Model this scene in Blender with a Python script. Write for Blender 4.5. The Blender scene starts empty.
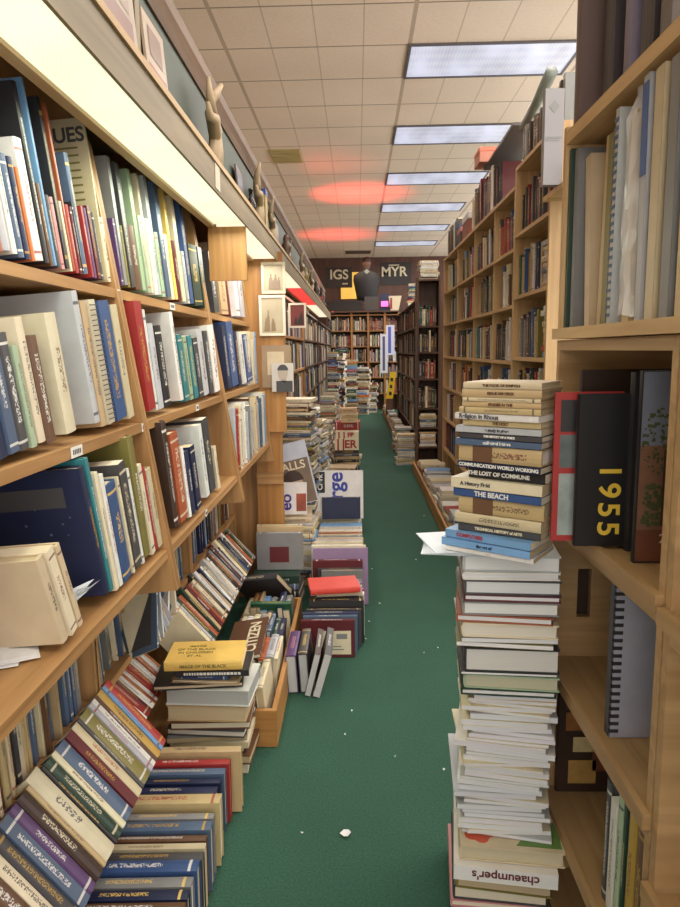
import bpy, math, random
from mathutils import Vector, Matrix
random.seed(7)
SC = bpy.context.scene
COL = SC.collection
# ------------------------------------------------------------------ camera
F_PX, EYE = 681.0, 1.25
YAW, PITCH, ROLL = math.radians(1.51), math.radians(8.64), math.radians(-0.8)
fw0 = Vector((-math.sin(YAW), math.cos(YAW), 0)); rt0 = Vector((math.cos(YAW), math.sin(YAW), 0)); up0 = Vector((0, 0, 1))
FW = fw0*math.cos(PITCH) - up0*math.sin(PITCH); UP0 = up0*math.cos(PITCH) + fw0*math.sin(PITCH)
RT = rt0*math.cos(ROLL) + UP0*math.sin(ROLL); UP = UP0*math.cos(ROLL) - rt0*math.sin(ROLL)
CAM = Vector((0, 0, EYE))
cd = bpy.data.cameras.new('camera'); cam = bpy.data.objects.new('camera', cd); COL.objects.link(cam)
m = Matrix((RT, UP, -FW)).transposed().to_4x4(); m.translation = CAM; cam.matrix_world = m
cd.sensor_fit = 'VERTICAL'; cd.sensor_height = 36.0; cd.lens = 36.0*F_PX/907.0; cd.clip_start = .02
SC.camera = cam
# ------------------------------------------------------------------ world, exposure
w = bpy.data.worlds.new('world'); SC.world = w; w.use_nodes = True
w.node_tree.nodes['Background'].inputs[0].default_value = (1.0, .94, .87, 1)
w.node_tree.nodes['Background'].inputs[1].default_value = 3.15
SC.view_settings.view_transform = 'Standard'; SC.view_settings.look = 'None'
SC.view_settings.exposure = 0.0; SC.view_settings.gamma = 1.0; SC.view_settings.use_curve_mapping = False
CEIL = 3.35
def area(name, loc, sx, sy, power, color, rot=(0, 0, 0), spread=180):
    l = bpy.data.lights.new(name, 'AREA'); l.shape = 'RECTANGLE'; l.size = sx; l.size_y = sy; l.energy = power; l.color = color
    l.spread = math.radians(spread)
    o = bpy.data.objects.new(name, l); COL.objects.link(o); o.location = loc; o.rotation_euler = rot; return o
PANEL_Y = [5.42 + 1.75*k for k in range(-3, 6)]
for py in PANEL_Y:
    area('ceiling_lamp', (1.0, py, CEIL-.04), 1.15, .5, 26, (1.0, .93, .86))
VAL_Z = 1.68
for y0, y1, pw, c in ((-.3, 1.38, 4.6, (.95, 1.0, .80)), (1.46, 2.34, 2.9, (.95, 1.0, .80)), (2.42, 3.24, 3.4, (1, .97, .85)), (3.4, 4.8, 3.4, (1, .92, .80)), (4.9, 6.6, 3.0, (1, .75, .62)), (6.7, 9.0, 2.6, (1, .85, .7))):
    area('valance_lamp', (-.425, (y0+y1)/2, VAL_Z-.03), .10, y1-y0, pw, c)
area('neon_lamp', (-.33, 9.7, 1.80), .05, .30, 8, (1, .05, .04), rot=(math.radians(180), math.radians(13), 0), spread=52)
area('neon_lamp', (-.40, 8.2, 1.80), .05, .20, 1.6, (1, .08, .05), rot=(math.radians(180), 0, 0), spread=60)
area('neon_lamp', (-.60, 13.0, 1.70), .05, .25, 6, (1, .05, .05), rot=(math.radians(180), math.radians(9), 0), spread=60)
area('back_counter_lamp', (-.05, 14.9, 3.1), 1.2, .4, 7, (1, .74, .5))

# ------------------------------------------------------------------ projection helpers (photo measurements -> metres)
def proj(p):
    d = Vector(p) - CAM; z = d.dot(FW); return (340 + F_PX*d.dot(RT)/z, 453.5 - F_PX*d.dot(UP)/z)
def at(px, py, X=None, Y=None, Z=None):
    d = FW + RT*((px-340)/F_PX) + UP*((453.5-py)/F_PX)
    i, v = [(i, v) for i, v in enumerate((X, Y, Z)) if v is not None][0]
    return CAM + d*((v-CAM[i])/d[i])
def y_of(px, X, Z):
    a, b = .3, 30.0
    s = -1 if X < 0 else 1
    for _ in range(50):
        c = (a+b)/2
        if (proj((X, c, Z))[0]-px)*s > 0: a = c
        else: b = c
    return a
def z_of(py, X, Y):
    d = at(0, py, Y=Y), at(680, py, Y=Y)
    t = (X-d[0].x)/(d[1].x-d[0].x); return d[0].z + (d[1].z-d[0].z)*t
def lin(c):
    if isinstance(c, str): c = PAL[c]
    return tuple(((v/255)/12.92 if v/255 <= .04045 else ((v/255+.055)/1.055)**2.4) for v in c)

PAL = {'white': (222, 220, 214), 'cream': (216, 205, 176), 'tan': (188, 163, 122), 'grey': (128, 128, 128), 'pale grey': (180, 182, 186),
 'charcoal': (68, 67, 70), 'black': (38, 36, 39), 'navy': (30, 38, 70), 'blue': (54, 80, 128), 'light blue': (118, 160, 205), 'teal': (52, 120, 128),
 'green': (42, 90, 62), 'dark green': (32, 58, 46), 'olive': (122, 114, 56), 'mustard': (186, 150, 66), 'yellow': (226, 190, 100), 'orange': (200, 104, 48),
 'bright red': (214, 70, 60), 'red': (156, 46, 44), 'maroon': (96, 30, 36), 'brown': (96, 66, 46), 'dark brown': (56, 38, 30), 'pink': (206, 138, 138), 'purple': (92, 62, 112), 'lilac': (150, 124, 160),
 'slate blue': (78, 96, 122), 'terracotta': (160, 82, 52), 'pale green': (160, 180, 150), 'beige': (200, 184, 152)}

# ------------------------------------------------------------------ materials
MATS = {}
def mat(name):
    m = bpy.data.materials.new(name); m.use_nodes = True; MATS[name] = m
    nt = m.node_tree; return m, nt, nt.nodes['Principled BSDF']
def N(nt, t, **k):
    n = nt.nodes.new(t)
    for a, b in k.items():
        if a.startswith('i_'): n.inputs[a[2:].replace('_', ' ')].default_value = b
        else: setattr(n, a, b)
    return n
def math_n(nt, op, a, b=None, clamp=False):
    n = nt.nodes.new('ShaderNodeMath'); n.operation = op; n.use_clamp = clamp
    for i, v in enumerate((a, b)):
        if v is None: continue
        if isinstance(v, (int, float)): n.inputs[i].default_value = v
        else: nt.links.new(v, n.inputs[i])
    return n.outputs[0]
def plain(name, c, rough=.6, metal=0, var=.12, scale=30, emis=None, estr=0, bump=0, alpha=1, trans=0):
    if name in MATS: return MATS[name]
    m, nt, b = mat(name); c = lin(c)
    tc = N(nt, 'ShaderNodeTexCoord'); no = N(nt, 'ShaderNodeTexNoise'); no.inputs['Scale'].default_value = scale; no.inputs['Detail'].default_value = 4
    nt.links.new(tc.outputs['Object'], no.inputs['Vector'])
    mx = N(nt, 'ShaderNodeMix'); mx.data_type = 'RGBA'
    mx.inputs[6].default_value = (*[v*(1-var) for v in c], 1); mx.inputs[7].default_value = (*[min(1, v*(1+var)) for v in c], 1)
    nt.links.new(no.outputs['Fac'], mx.inputs[0]); nt.links.new(mx.outputs[2], b.inputs['Base Color'])
    b.inputs['Roughness'].default_value = rough; b.inputs['Metallic'].default_value = metal
    if emis: b.inputs['Emission Color'].default_value = (*lin(emis), 1); b.inputs['Emission Strength'].default_value = estr
    if bump:
        bp = N(nt, 'ShaderNodeBump'); bp.inputs['Strength'].default_value = bump; bp.inputs['Distance'].default_value = .004
        nt.links.new(no.outputs['Fac'], bp.inputs['Height']); nt.links.new(bp.outputs[0], b.inputs['Normal'])
    if alpha < 1: b.inputs['Alpha'].default_value = alpha
    if trans: b.inputs['Transmission Weight'].default_value = trans
    return m
def wood(name, c1, c2, axis=1, rough=.5, k=1.0):
    if name in MATS: return MATS[name]
    m, nt, b = mat(name)
    tc = N(nt, 'ShaderNodeTexCoord'); mp = N(nt, 'ShaderNodeMapping'); s = [26*k]*3; s[axis] = 1.6*k; mp.inputs['Scale'].default_value = s
    no = N(nt, 'ShaderNodeTexNoise'); no.inputs['Scale'].default_value = 1.0; no.inputs['Detail'].default_value = 6; no.inputs['Distortion'].default_value = .8
    cr = N(nt, 'ShaderNodeValToRGB'); cr.color_ramp.elements[0].color = (*lin(c1), 1); cr.color_ramp.elements[1].color = (*lin(c2), 1)
    cr.color_ramp.elements[0].position = .3; cr.color_ramp.elements[1].position = .7
    nt.links.new(tc.outputs['Object'], mp.inputs[0]); nt.links.new(mp.outputs[0], no.inputs['Vector']); nt.links.new(no.outputs['Fac'], cr.inputs[0])
    nt.links.new(cr.outputs[0], b.inputs['Base Color']); b.inputs['Roughness'].default_value = rough
    bp = N(nt, 'ShaderNodeBump'); bp.inputs['Strength'].default_value = .15; bp.inputs['Distance'].default_value = .002
    nt.links.new(no.outputs['Fac'], bp.inputs['Height']); nt.links.new(bp.outputs[0], b.inputs['Normal'])
    return m
OAK = [wood('oak_wood_%d' % a, (142, 103, 60), (184, 140, 90), a) for a in range(3)]
PINE = [wood('pine_wood_%d' % a, (178, 142, 96), (208, 176, 128), a) for a in range(3)]
CRATE = [wood('crate_wood_%d' % a, (150, 116, 76), (184, 150, 106), a) for a in range(3)]
DARKW = [wood('dark_wood_%d' % a, (58, 38, 26), (96, 64, 44), a) for a in range(3)]
REDW = [wood('golden_oak_%d' % a, (146, 98, 48), (184, 134, 74), a) for a in range(3)]
SOFW = [wood('valance_wood_%d' % a, (108, 94, 66), (146, 128, 94), a) for a in range(3)]

def cover_material():
    m, nt, b = mat('book_cover')
    ca = N(nt, 'ShaderNodeAttribute', attribute_name='col'); ia = N(nt, 'ShaderNodeAttribute', attribute_name='ink')
    uv = N(nt, 'ShaderNodeUVMap'); uv.uv_map = 'uv'
    sx = N(nt, 'ShaderNodeSeparateXYZ'); nt.links.new(uv.outputs[0], sx.inputs[0])
    u, v = sx.outputs[0], sx.outputs[1]
    A = ca.outputs['Alpha']                 # random 0..1
    L = math_n(nt, 'MULTIPLY', ia.outputs['Alpha'], 100.0)
    vn = math_n(nt, 'DIVIDE', v, math_n(nt, 'MAXIMUM', L, .01))
    au = math_n(nt, 'ABSOLUTE', u)
    lo = math_n(nt, 'ADD', .18, math_n(nt, 'MULTIPLY', A, .22)); hi = math_n(nt, 'SUBTRACT', .84, math_n(nt, 'MULTIPLY', A, .16))
    band = math_n(nt, 'MULTIPLY', math_n(nt, 'GREATER_THAN', vn, lo), math_n(nt, 'LESS_THAN', vn, hi))
    cu = math_n(nt, 'LESS_THAN', au, .36)
    cb = N(nt, 'ShaderNodeCombineXYZ'); nt.links.new(math_n(nt, 'MULTIPLY', u, 2.6), cb.inputs[0]); nt.links.new(math_n(nt, 'MULTIPLY', v, 5.5), cb.inputs[1]); nt.links.new(math_n(nt, 'MULTIPLY', A, 77.0), cb.inputs[2])
    no = N(nt, 'ShaderNodeTexNoise'); no.inputs['Scale'].default_value = 1.7; no.inputs['Detail'].default_value = 1; nt.links.new(cb.outputs[0], no.inputs['Vector'])
    let = math_n(nt, 'GREATER_THAN', no.outputs['Fac'], .5)
    txt = math_n(nt, 'MULTIPLY', math_n(nt, 'MULTIPLY', band, cu), let)
    # decorative bars
    e = math_n(nt, 'MINIMUM', math_n(nt, 'ABSOLUTE', math_n(nt, 'SUBTRACT', vn, .07)), math_n(nt, 'ABSOLUTE', math_n(nt, 'SUBTRACT', vn, .91)))
    bar = math_n(nt, 'MULTIPLY', math_n(nt, 'LESS_THAN', e, .012), math_n(nt, 'GREATER_THAN', math_n(nt, 'FRACT', math_n(nt, 'MULTIPLY', A, 7.0)), .55))
    bar = math_n(nt, 'MULTIPLY', bar, math_n(nt, 'LESS_THAN', au, 1.01))
    msk = math_n(nt, 'MULTIPLY', math_n(nt, 'MAXIMUM', txt, bar), .8)
    tc = N(nt, 'ShaderNodeTexCoord'); n2 = N(nt, 'ShaderNodeTexNoise'); n2.inputs['Scale'].default_value = 22; n2.inputs['Detail'].default_value = 4
    nt.links.new(tc.outputs['Object'], n2.inputs['Vector'])
    wear = N(nt, 'ShaderNodeMapRange'); wear.inputs['To Min'].default_value = .82; wear.inputs['To Max'].default_value = 1.14; nt.links.new(n2.outputs['Fac'], wear.inputs[0])
    mx = N(nt, 'ShaderNodeMix'); mx.data_type = 'RGBA'; nt.links.new(msk, mx.inputs[0]); nt.links.new(ca.outputs['Color'], mx.inputs[6]); nt.links.new(ia.outputs['Color'], mx.inputs[7])
    ml = N(nt, 'ShaderNodeVectorMath', operation='SCALE'); nt.links.new(mx.outputs[2], ml.inputs[0]); nt.links.new(wear.outputs[0], ml.inputs['Scale'])
    nt.links.new(ml.outputs[0], b.inputs['Base Color'])
    b.inputs['Roughness'].default_value = .42
    return m
COVER = cover_material()
def page_material():
    m, nt, b = mat('paper_pages')
    ca = N(nt, 'ShaderNodeAttribute', attribute_name='col'); uv = N(nt, 'ShaderNodeUVMap'); uv.uv_map = 'uv'
    mp = N(nt, 'ShaderNodeMapping'); mp.inputs['Scale'].default_value = (1800, 6, 1); nt.links.new(uv.outputs[0], mp.inputs[0])
    no = N(nt, 'ShaderNodeTexNoise'); no.inputs['Scale'].default_value = 1; no.inputs['Detail'].default_value = 2; nt.links.new(mp.outputs[0], no.inputs['Vector'])
    mr = N(nt, 'ShaderNodeMapRange'); mr.inputs['To Min'].default_value = .72; mr.inputs['To Max'].default_value = 1.15; nt.links.new(no.outputs['Fac'], mr.inputs[0])
    ml = N(nt, 'ShaderNodeVectorMath', operation='SCALE'); nt.links.new(ca.outputs['Color'], ml.inputs[0]); nt.links.new(mr.outputs[0], ml.inputs['Scale'])
    nt.links.new(ml.outputs[0], b.inputs['Base Color']); b.inputs['Roughness'].default_value = .8
    return m
PAGES = page_material()
def ink_mat(c, rough=.5, metal=0):
    return plain('ink_%s' % (c if isinstance(c, str) else '_'.join(map(str, c))), c, rough, metal, var=.05)

# ------------------------------------------------------------------ mesh builder
class MB:
    def __init__(s): s.V = []; s.F = []; s.mi = []; s.col = []; s.ink = []; s.uv = []; s.att = False; s.smooth = False
    def quad(s, pts, mi=0, col=None, ink=None, uv=None):
        n = len(s.V); s.V += [tuple(p) for p in pts]; s.F.append(tuple(range(n, n+len(pts)))); s.mi.append(mi)
        if col: s.att = True
        s.col.append(col or (1, 1, 1, 0)); s.ink.append(ink or (0, 0, 0, 0)); s.uv.append(uv or [(0, 0)]*len(pts))
    def box(s, a, b, M=None, mi=0, col=None, ink=None, skip='', bev=0):
        x0, y0, z0 = a; x1, y1, z1 = b
        P = [Vector((x, y, z)) for z in (z0, z1) for y in (y0, y1) for x in (x0, x1)]
        if M is not None: P = [M @ p for p in P]
        fs = {'b': (0, 2, 3, 1), 't': (4, 5, 7, 6), 'f': (0, 1, 5, 4), 'k': (2, 6, 7, 3), 'l': (0, 4, 6, 2), 'r': (1, 3, 7, 5)}
        for k, f in fs.items():
            if k in skip: continue
            s.quad([P[i] for i in f], mi, col, ink)
    def prism(s, poly, h0, h1, axis=2, M=None, mi=0):
        # poly: list of 2D points; extruded along axis
        def mk(p, h):
            q = {0: (h, p[0], p[1]), 1: (p[0], h, p[1]), 2: (p[0], p[1], h)}[axis]; q = Vector(q); return M @ q if M is not None else q
        n = len(poly); A = [mk(p, h0) for p in poly]; B = [mk(p, h1) for p in poly]
        s.quad(A[::-1], mi); s.quad(B, mi)
        for i in range(n): s.quad([A[i], A[(i+1) % n], B[(i+1) % n], B[i]], mi)
    def tube(s, pts, r, seg=8, mi=0):
        pts = [Vector(p) for p in pts]; rings = []
        for i, p in enumerate(pts):
            t = (pts[min(i+1, len(pts)-1)] - pts[max(i-1, 0)]).normalized()
            a = t.cross(Vector((0, 0, 1)));  a = a if a.length > .1 else t.cross(Vector((1, 0, 0))); a.normalize(); c = t.cross(a)
            rr = r[i] if isinstance(r, (list, tuple)) else r
            rings.append([p + (a*math.cos(q) + c*math.sin(q))*rr for q in [2*math.pi*k/seg for k in range(seg)]])
        for i in range(len(rings)-1):
            for k in range(seg): s.quad([rings[i][k], rings[i][(k+1) % seg], rings[i+1][(k+1) % seg], rings[i+1][k]], mi)
        s.quad(rings[0][::-1], mi); s.quad(rings[-1], mi)
    def lathe(s, prof, c=(0, 0, 0), seg=16, mi=0):
        R = [[Vector((c[0]+r*math.cos(2*math.pi*k/seg), c[1]+r*math.sin(2*math.pi*k/seg), c[2]+z)) for k in range(seg)] for r, z in prof]
        for i in range(len(R)-1):
            for k in range(seg): s.quad([R[i][k], R[i][(k+1) % seg], R[i+1][(k+1) % seg], R[i+1][k]], mi)
        s.quad(R[0][::-1], mi); s.quad(R[-1], mi)
    def build(s, name, mats, parent=None, world=None, bevel=0, merge=False):
        me = bpy.data.meshes.new(name); me.from_pydata(s.V, [], s.F)
        if not isinstance(mats, (list, tuple)): mats = [mats]
        for mm in mats: me.materials.append(mm)
        me.polygons.foreach_set('material_index', s.mi)
        if s.att:
            for nm, dat in (('col', s.col), ('ink', s.ink)):
                a = me.attributes.new(nm, 'FLOAT_COLOR', 'CORNER'); buf = []
                for f, c in zip(s.F, dat): buf += list(c)*len(f)
                a.data.foreach_set('color', buf)
            uvl = me.uv_layers.new(name='uv'); buf = []
            for q in s.uv:
                for p in q: buf += [p[0], p[1]]
            uvl.data.foreach_set('uv', buf)
        if merge or s.smooth or bevel:
            import bmesh
            bm = bmesh.new(); bm.from_mesh(me); bmesh.ops.remove_doubles(bm, verts=bm.verts, dist=1e-5)
            bmesh.ops.recalc_face_normals(bm, faces=bm.faces)
            if bevel:
                es = [e for e in bm.edges if len(e.link_faces) == 2 and e.calc_face_angle(0) > .6]
                bmesh.ops.bevel(bm, geom=es, offset=bevel, segments=1, affect='EDGES', profile=.5)
            bm.to_mesh(me); bm.free()
        if s.smooth:
            for p in me.polygons: p.use_smooth = True
        o = bpy.data.objects.new(name, me); COL.objects.link(o)
        if parent is not None: o.parent = parent
        if world is not None: o.matrix_world = world
        return o
def tag(o, label=None, cat=None, group=None, kind=None):
    if label: o['label'] = label
    if cat: o['category'] = cat
    if group: o['group'] = group
    if kind: o['kind'] = kind
    return o
def empty(name, loc, label, cat, group=None):
    o = bpy.data.objects.new(name, None); COL.objects.link(o); o.location = loc; o.empty_display_size = .05
    return tag(o, label, cat, group)
def part(name, mb, mats, root, bevel=0):
    """mesh given in world coordinates, parented to an Empty at root.location"""
    off = root.location
    mb.V = [(v[0]-off.x, v[1]-off.y, v[2]-off.z) for v in mb.V]
    return mb.build(name, mats, root, bevel=bevel)
def solo(name, mb, mats, origin, label, cat, group=None, kind=None, bevel=0):
    mb.V = [(v[0]-origin[0], v[1]-origin[1], v[2]-origin[2]) for v in mb.V]
    o = mb.build(name, mats, bevel=bevel); o.location = origin
    return tag(o, label, cat, group, kind)
def boxm(a, b): q = MB(); q.box(a, b); return q
def text_mesh(s, size, mt, name, parent, M, align='CENTER', bold=0.0, sx=1.0):
    cu = bpy.data.curves.new(name, 'FONT'); cu.body = s; cu.size = size; cu.extrude = .0002; cu.align_x = align; cu.align_y = 'CENTER'; cu.offset = bold
    t = bpy.data.objects.new(name, cu); COL.objects.link(t); dg = bpy.context.evaluated_depsgraph_get(); dg.update()
    me = bpy.data.meshes.new_from_object(t.evaluated_get(dg)); bpy.data.objects.remove(t)
    me.materials.clear(); me.materials.append(mt)
    for v in me.vertices: v.co.x *= sx
    o = bpy.data.objects.new(name, me); COL.objects.link(o)
    o.parent = parent; o.matrix_local = M; return o
def frame(origin, xdir, ydir):
    x = Vector(xdir).normalized(); z = x.cross(Vector(ydir)).normalized(); y = z.cross(x)
    M = Matrix((x, y, z)).transposed().to_4x4(); M.translation = Vector(origin); return M

# ------------------------------------------------------------------ books: a registry; meshes are made at the end
BOOKS = []
def add_book_mesh(cv, pg, T, D, H, col, ink, binding, rnd, pcol, M=None):
    h = T/2; L = H/max(T, .002); c = (*col, rnd); ik = (*ink, L/100); pc = (*pcol, 0)
    MM = M if M is not None else Matrix.Identity(4)
    if binding == 'hard': bt = min(.003, T*.2); ov = .003; bulge = min(.003, T*.12)
    else: bt = min(.0009, T*.18); ov = .0; bulge = 0
    z0, z1 = 0, H
    # boards
    def bx(x0, x1, y0, y1): cv.box((x0, y0, z0), (x1, y1, z1), M=MM, col=c)
    bx(-h, -h+bt, bulge, D); bx(h-bt, h, bulge, D)
    # spine with title uv
    prof = [(-h, bulge), (-h*.6, bulge*.3), (0, 0), (h*.6, bulge*.3), (h, bulge)] if bulge else [(-h, 0), (h, 0)]
    bi = max(bt, .001)
    for (xa, ya), (xb, yb) in zip(prof[:-1], prof[1:]):
        q = [MM @ Vector(p) for p in ((xa, ya, z0), (xb, yb, z0), (xb, yb, z1), (xa, ya, z1))]
        cv.quad(q, 0, c, ik, [(xa/h, 0), (xb/h, 0), (xb/h, L), (xa/h, L)])
        q = [MM @ Vector(p) for p in ((xa, ya, z1), (xb, yb, z1), (xb*.97, bulge+bi, z1), (xa*.97, bulge+bi, z1))]; cv.quad(q, 0, c)
        q = [MM @ Vector(p) for p in ((xa, ya, z0), (xb, yb, z0), (xb*.97, bulge+bi, z0), (xa*.97, bulge+bi, z0))]; cv.quad(q[::-1], 0, c)
    # pages
    a = (-h+bt, bulge+bi, z0+ov); b = (h-bt, D-ov*1.3-(.0004 if not ov else 0), z1-ov-(.0002 if not ov else 0)); a = (a[0], a[1], a[2]+(.0002 if not ov else 0))
    P = lambda x, y, z: MM @ Vector((x, y, z))
    pg.quad([P(a[0], a[1], b[2]), P(b[0], a[1], b[2]), P(b[0], b[1], b[2]), P(a[0], b[1], b[2])], 0, pc, None, [(a[0], a[1]), (b[0], a[1]), (b[0], b[1]), (a[0], b[1])])
    pg.quad([P(a[0], b[1], a[2]), P(b[0], b[1], a[2]), P(b[0], a[1], a[2]), P(a[0], a[1], a[2])], 0, pc, None, [(a[0], b[1]), (b[0], b[1]), (b[0], a[1]), (a[0], a[1])])
    pg.quad([P(b[0], b[1], a[2]), P(a[0], b[1], a[2]), P(a[0], b[1], b[2]), P(b[0], b[1], b[2])], 0, pc, None, [(b[0], a[2]), (a[0], a[2]), (a[0], b[2]), (b[0], b[2])])
    pg.quad([P(a[0], a[1], a[2]), P(a[0], a[1], b[2]), P(a[0], b[1], b[2]), P(a[0], b[1], a[2])], 0, pc)
    pg.quad([P(b[0], a[1], a[2]), P(b[0], b[1], a[2]), P(b[0], b[1], b[2]), P(b[0], a[1], b[2])], 0, pc)
    pg.quad([P(a[0], a[1], a[2]), P(b[0], a[1], a[2]), P(b[0], a[1], b[2]), P(a[0], a[1], b[2])], 0, pc)
def jit(c, k=.10):
    f = 1 + random.uniform(-k, k); return tuple(max(0.004, min(.9, v*f*(1+random.uniform(-k/3, k/3)))) for v in c)
PAGEC = [(222, 212, 188), (206, 190, 156), (232, 228, 216), (190, 172, 138), (214, 200, 170)]
def book(org, Dd, Hd, T, D, H, cname, row, ink=None, binding=None, zb=None, cat='book', name=None, hero=0, pcol=None, where=None, rest=True, front=None, label=None, seq=None):
    """org: middle of the spine foot, Dd: spine->fore edge, Hd: foot->head. zb: support height, the book is set down on it"""
    Dd = Vector(Dd).normalized(); Hd = Vector(Hd); Hd = (Hd - Dd*Hd.dot(Dd)).normalized(); Td = Dd.cross(Hd)
    M = Matrix((Td, Dd, Hd)).transposed().to_4x4(); M.translation = Vector(org)
    if zb is not None:
        mz = min((M @ Vector((x, y, z))).z for x in (-T/2, T/2) for y in (0, D) for z in (0, H)); M.translation.z += zb-mz
    col = jit(lin(cname)); lum = sum(col)/3
    if ink is None:
        ink = random.choice(['cream', 'white', 'mustard', 'white', 'yellow']) if lum < .25 else random.choice(['black', 'charcoal', 'maroon', 'navy', 'red', 'brown'])
    b = dict(M=M, T=T, D=D, H=H, col=col, ink=lin(ink), cname=cname, row=row, binding=binding or random.choice(['hard', 'paper', 'hard']), cat=cat, name=name or cat,
             hero=hero, rnd=random.random(), pcol=jit(lin(pcol or random.choice(PAGEC)), .06), front=front, label=label, seq=seq, order=len(BOOKS))
    BOOKS.append(b); return b
def pick(ws):
    ks = list(ws); return random.choices(ks, [ws[k] for k in ks])[0]
MIX = {'white': 5, 'cream': 5, 'tan': 3, 'grey': 2, 'pale grey': 2, 'charcoal': 3, 'black': 3, 'navy': 3, 'blue': 2, 'teal': 1, 'green': 1, 'dark green': 1.5, 'olive': 1, 'mustard': 1, 'red': 2, 'maroon': 2.5, 'brown': 3, 'dark brown': 2, 'slate blue': 1.5, 'terracotta': 1, 'beige': 3, 'light blue': .7, 'orange': .6, 'pale green': .6}
PALE = {'white': 6, 'cream': 6, 'beige': 4, 'tan': 3, 'pale grey': 4, 'grey': 1, 'light blue': 1, 'brown': 1, 'slate blue': 1, 'red': .5, 'pale green': 1}
DARK = {'black': 3, 'charcoal': 4, 'navy': 4, 'maroon': 3, 'brown': 4, 'dark brown': 4, 'dark green': 3, 'slate blue': 2, 'cream': 2, 'white': 1.5, 'red': 1.5, 'tan': 2, 'blue': 1}
SHEETS = {'cream': 5, 'tan': 3, 'beige': 4, 'brown': 3, 'slate blue': 2, 'charcoal': 1.5, 'olive': 1, 'light blue': 1, 'grey': 2}

def shelf_px(lst, xf, z, row, lean=5, back=4, dflt_D=.19):
    """left case: lst of (px0, px1, ytop, colour[, D, extra])"""
    for i, e in enumerate(lst):
        x0, x1, yt, cn = e[:4]; D = e[4] if len(e) > 4 and e[4] else dflt_D; ex = dict(e[5]) if len(e) > 5 else {}
        inset = ex.pop('inset', 0); ln = ex.pop('lean', lean); X = xf-.008-inset
        Y0, Y1 = y_of(x0, xf, z), y_of(x1, xf, z)
        H = max(.12, z_of(yt, X, (Y0+Y1)/2) - z)
        l = math.radians(ln); bk = math.radians(back)
        H = min(H/math.cos(l), .36)
        Hd = Vector((-math.sin(bk), -math.sin(l), math.cos(l)*math.cos(bk))); Dd = Vector((-math.cos(bk), 0, -math.sin(bk)))
        book((X, (Y0+Y1)/2, z), Dd, Hd, (Y1-Y0)*math.cos(l)*.96, D, H, cn, row, zb=z+.0015, **ex)
def shelf_run(side, xf, z, y0, y1, hmax, row, mix=MIX, lean=5, hmin=.15, tmin=.01, tmax=.035, D=(.13, .2), gap=.03, cat='book', yflip=False):
    y = y0; l = math.radians(lean); s = -1 if side == 'L' else 1
    while True:
        T = random.uniform(tmin, tmax)**1.0; step = T/math.cos(l)
        if random.random() < gap:
            y += random.uniform(.01, .04)
        if y+step > y1: break
        H = min(random.uniform(hmin, hmax), (hmax - T*math.sin(abs(l)))/math.cos(l)*.99); Dp = random.uniform(*D)
        book((xf+s*random.uniform(.003, .025), y+step/2, z), (s, 0, 0), (0, -math.sin(l), math.cos(l)), T*.95, Dp, H, pick(mix), row, zb=z+.0015, cat=cat)
        y += step
def face_run(yf, z, x0, x1, hmax, row, mix=MIX, hmin=.15, D=(.13, .18)):
    """books standing with their spines towards -Y"""
    x = x0
    while True:
        T = random.uniform(.012, .035)
        if x+T > x1: break
        book((x+T/2, yf+random.uniform(.003, .02), z), (0, 1, 0), (0, 0, 1), T*.95, random.uniform(*D), random.uniform(hmin, hmax), pick(mix), row, zb=z+.001); x += T
def stack(x, y, z, h, L, D, row, mix=PALE, yaw=0, t=(.01, .035), jx=.012, show='spine', side='x', cat='book', hero=0):
    """flat pile; spine (or fore edge) towards -Y at yaw 0; x,y = middle of the near edge"""
    zz = z
    while zz < z+h:
        T = random.uniform(*t); l = L*random.uniform(.86, 1.04); d = D*random.uniform(.88, 1.04); a = math.radians(yaw+random.uniform(-6, 6))
        ox = x+random.uniform(-jx, jx); oy = y+random.uniform(0, jx)
        pile_book(ox, oy, zz, T, d, l, a, pick(mix), row, show, cat=cat, hero=hero); zz += T+.0006
    return zz
def pile_book(ox, oy, zz, T, d, l, a, cn, row, show='spine', **k):
    X = Vector((math.cos(a), math.sin(a), 0)); Yv = Vector((-math.sin(a), math.cos(a), 0))
    if show == 'spine': Dd, Hd, org = Yv, X, Vector((ox, oy, 0)) - X*l/2
    elif show == 'fore': Dd, Hd, org = -Yv, X, Vector((ox, oy, 0)) - X*l/2 + Yv*d
    elif show == 'tail': Dd, Hd, org = X, Yv, Vector((ox, oy, 0)) - X*d/2      # spine on the left, foot towards the viewer
    # spine origin at mid-thickness
    org.z = zz+T/2
    return book(org, Dd, Hd, T*.97, d, l, cn, row, zb=zz+.0003, **k)
def card_row(y0, y1, xr, z, up, L, row, mix=MIX, t=(.012, .035), jx=.02, lean=0, yaw=0, cat='book', D=None, hero=0):
    """books on their fore edges one behind the other, spines up, length along X, covers facing the viewer; near ones built last"""
    y = y1; l = math.radians(lean)
    while y > y0:
        T = random.uniform(*t); d = random.uniform(*up) if isinstance(up, tuple) else up; ll = random.uniform(*L) if isinstance(L, tuple) else L
        X = xr+random.uniform(-jx, jx); a = math.radians(yaw+random.uniform(-2, 2))
        Dd = Vector((0, -math.sin(l), -math.cos(l))); Hd = Vector((-math.cos(a), -math.sin(a), 0))
        book((X, y-T/2, z+d), Dd, Hd, T*.95, d, ll, pick(mix), row, zb=z+.001, cat=cat, hero=hero); y -= T/math.cos(l)
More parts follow.
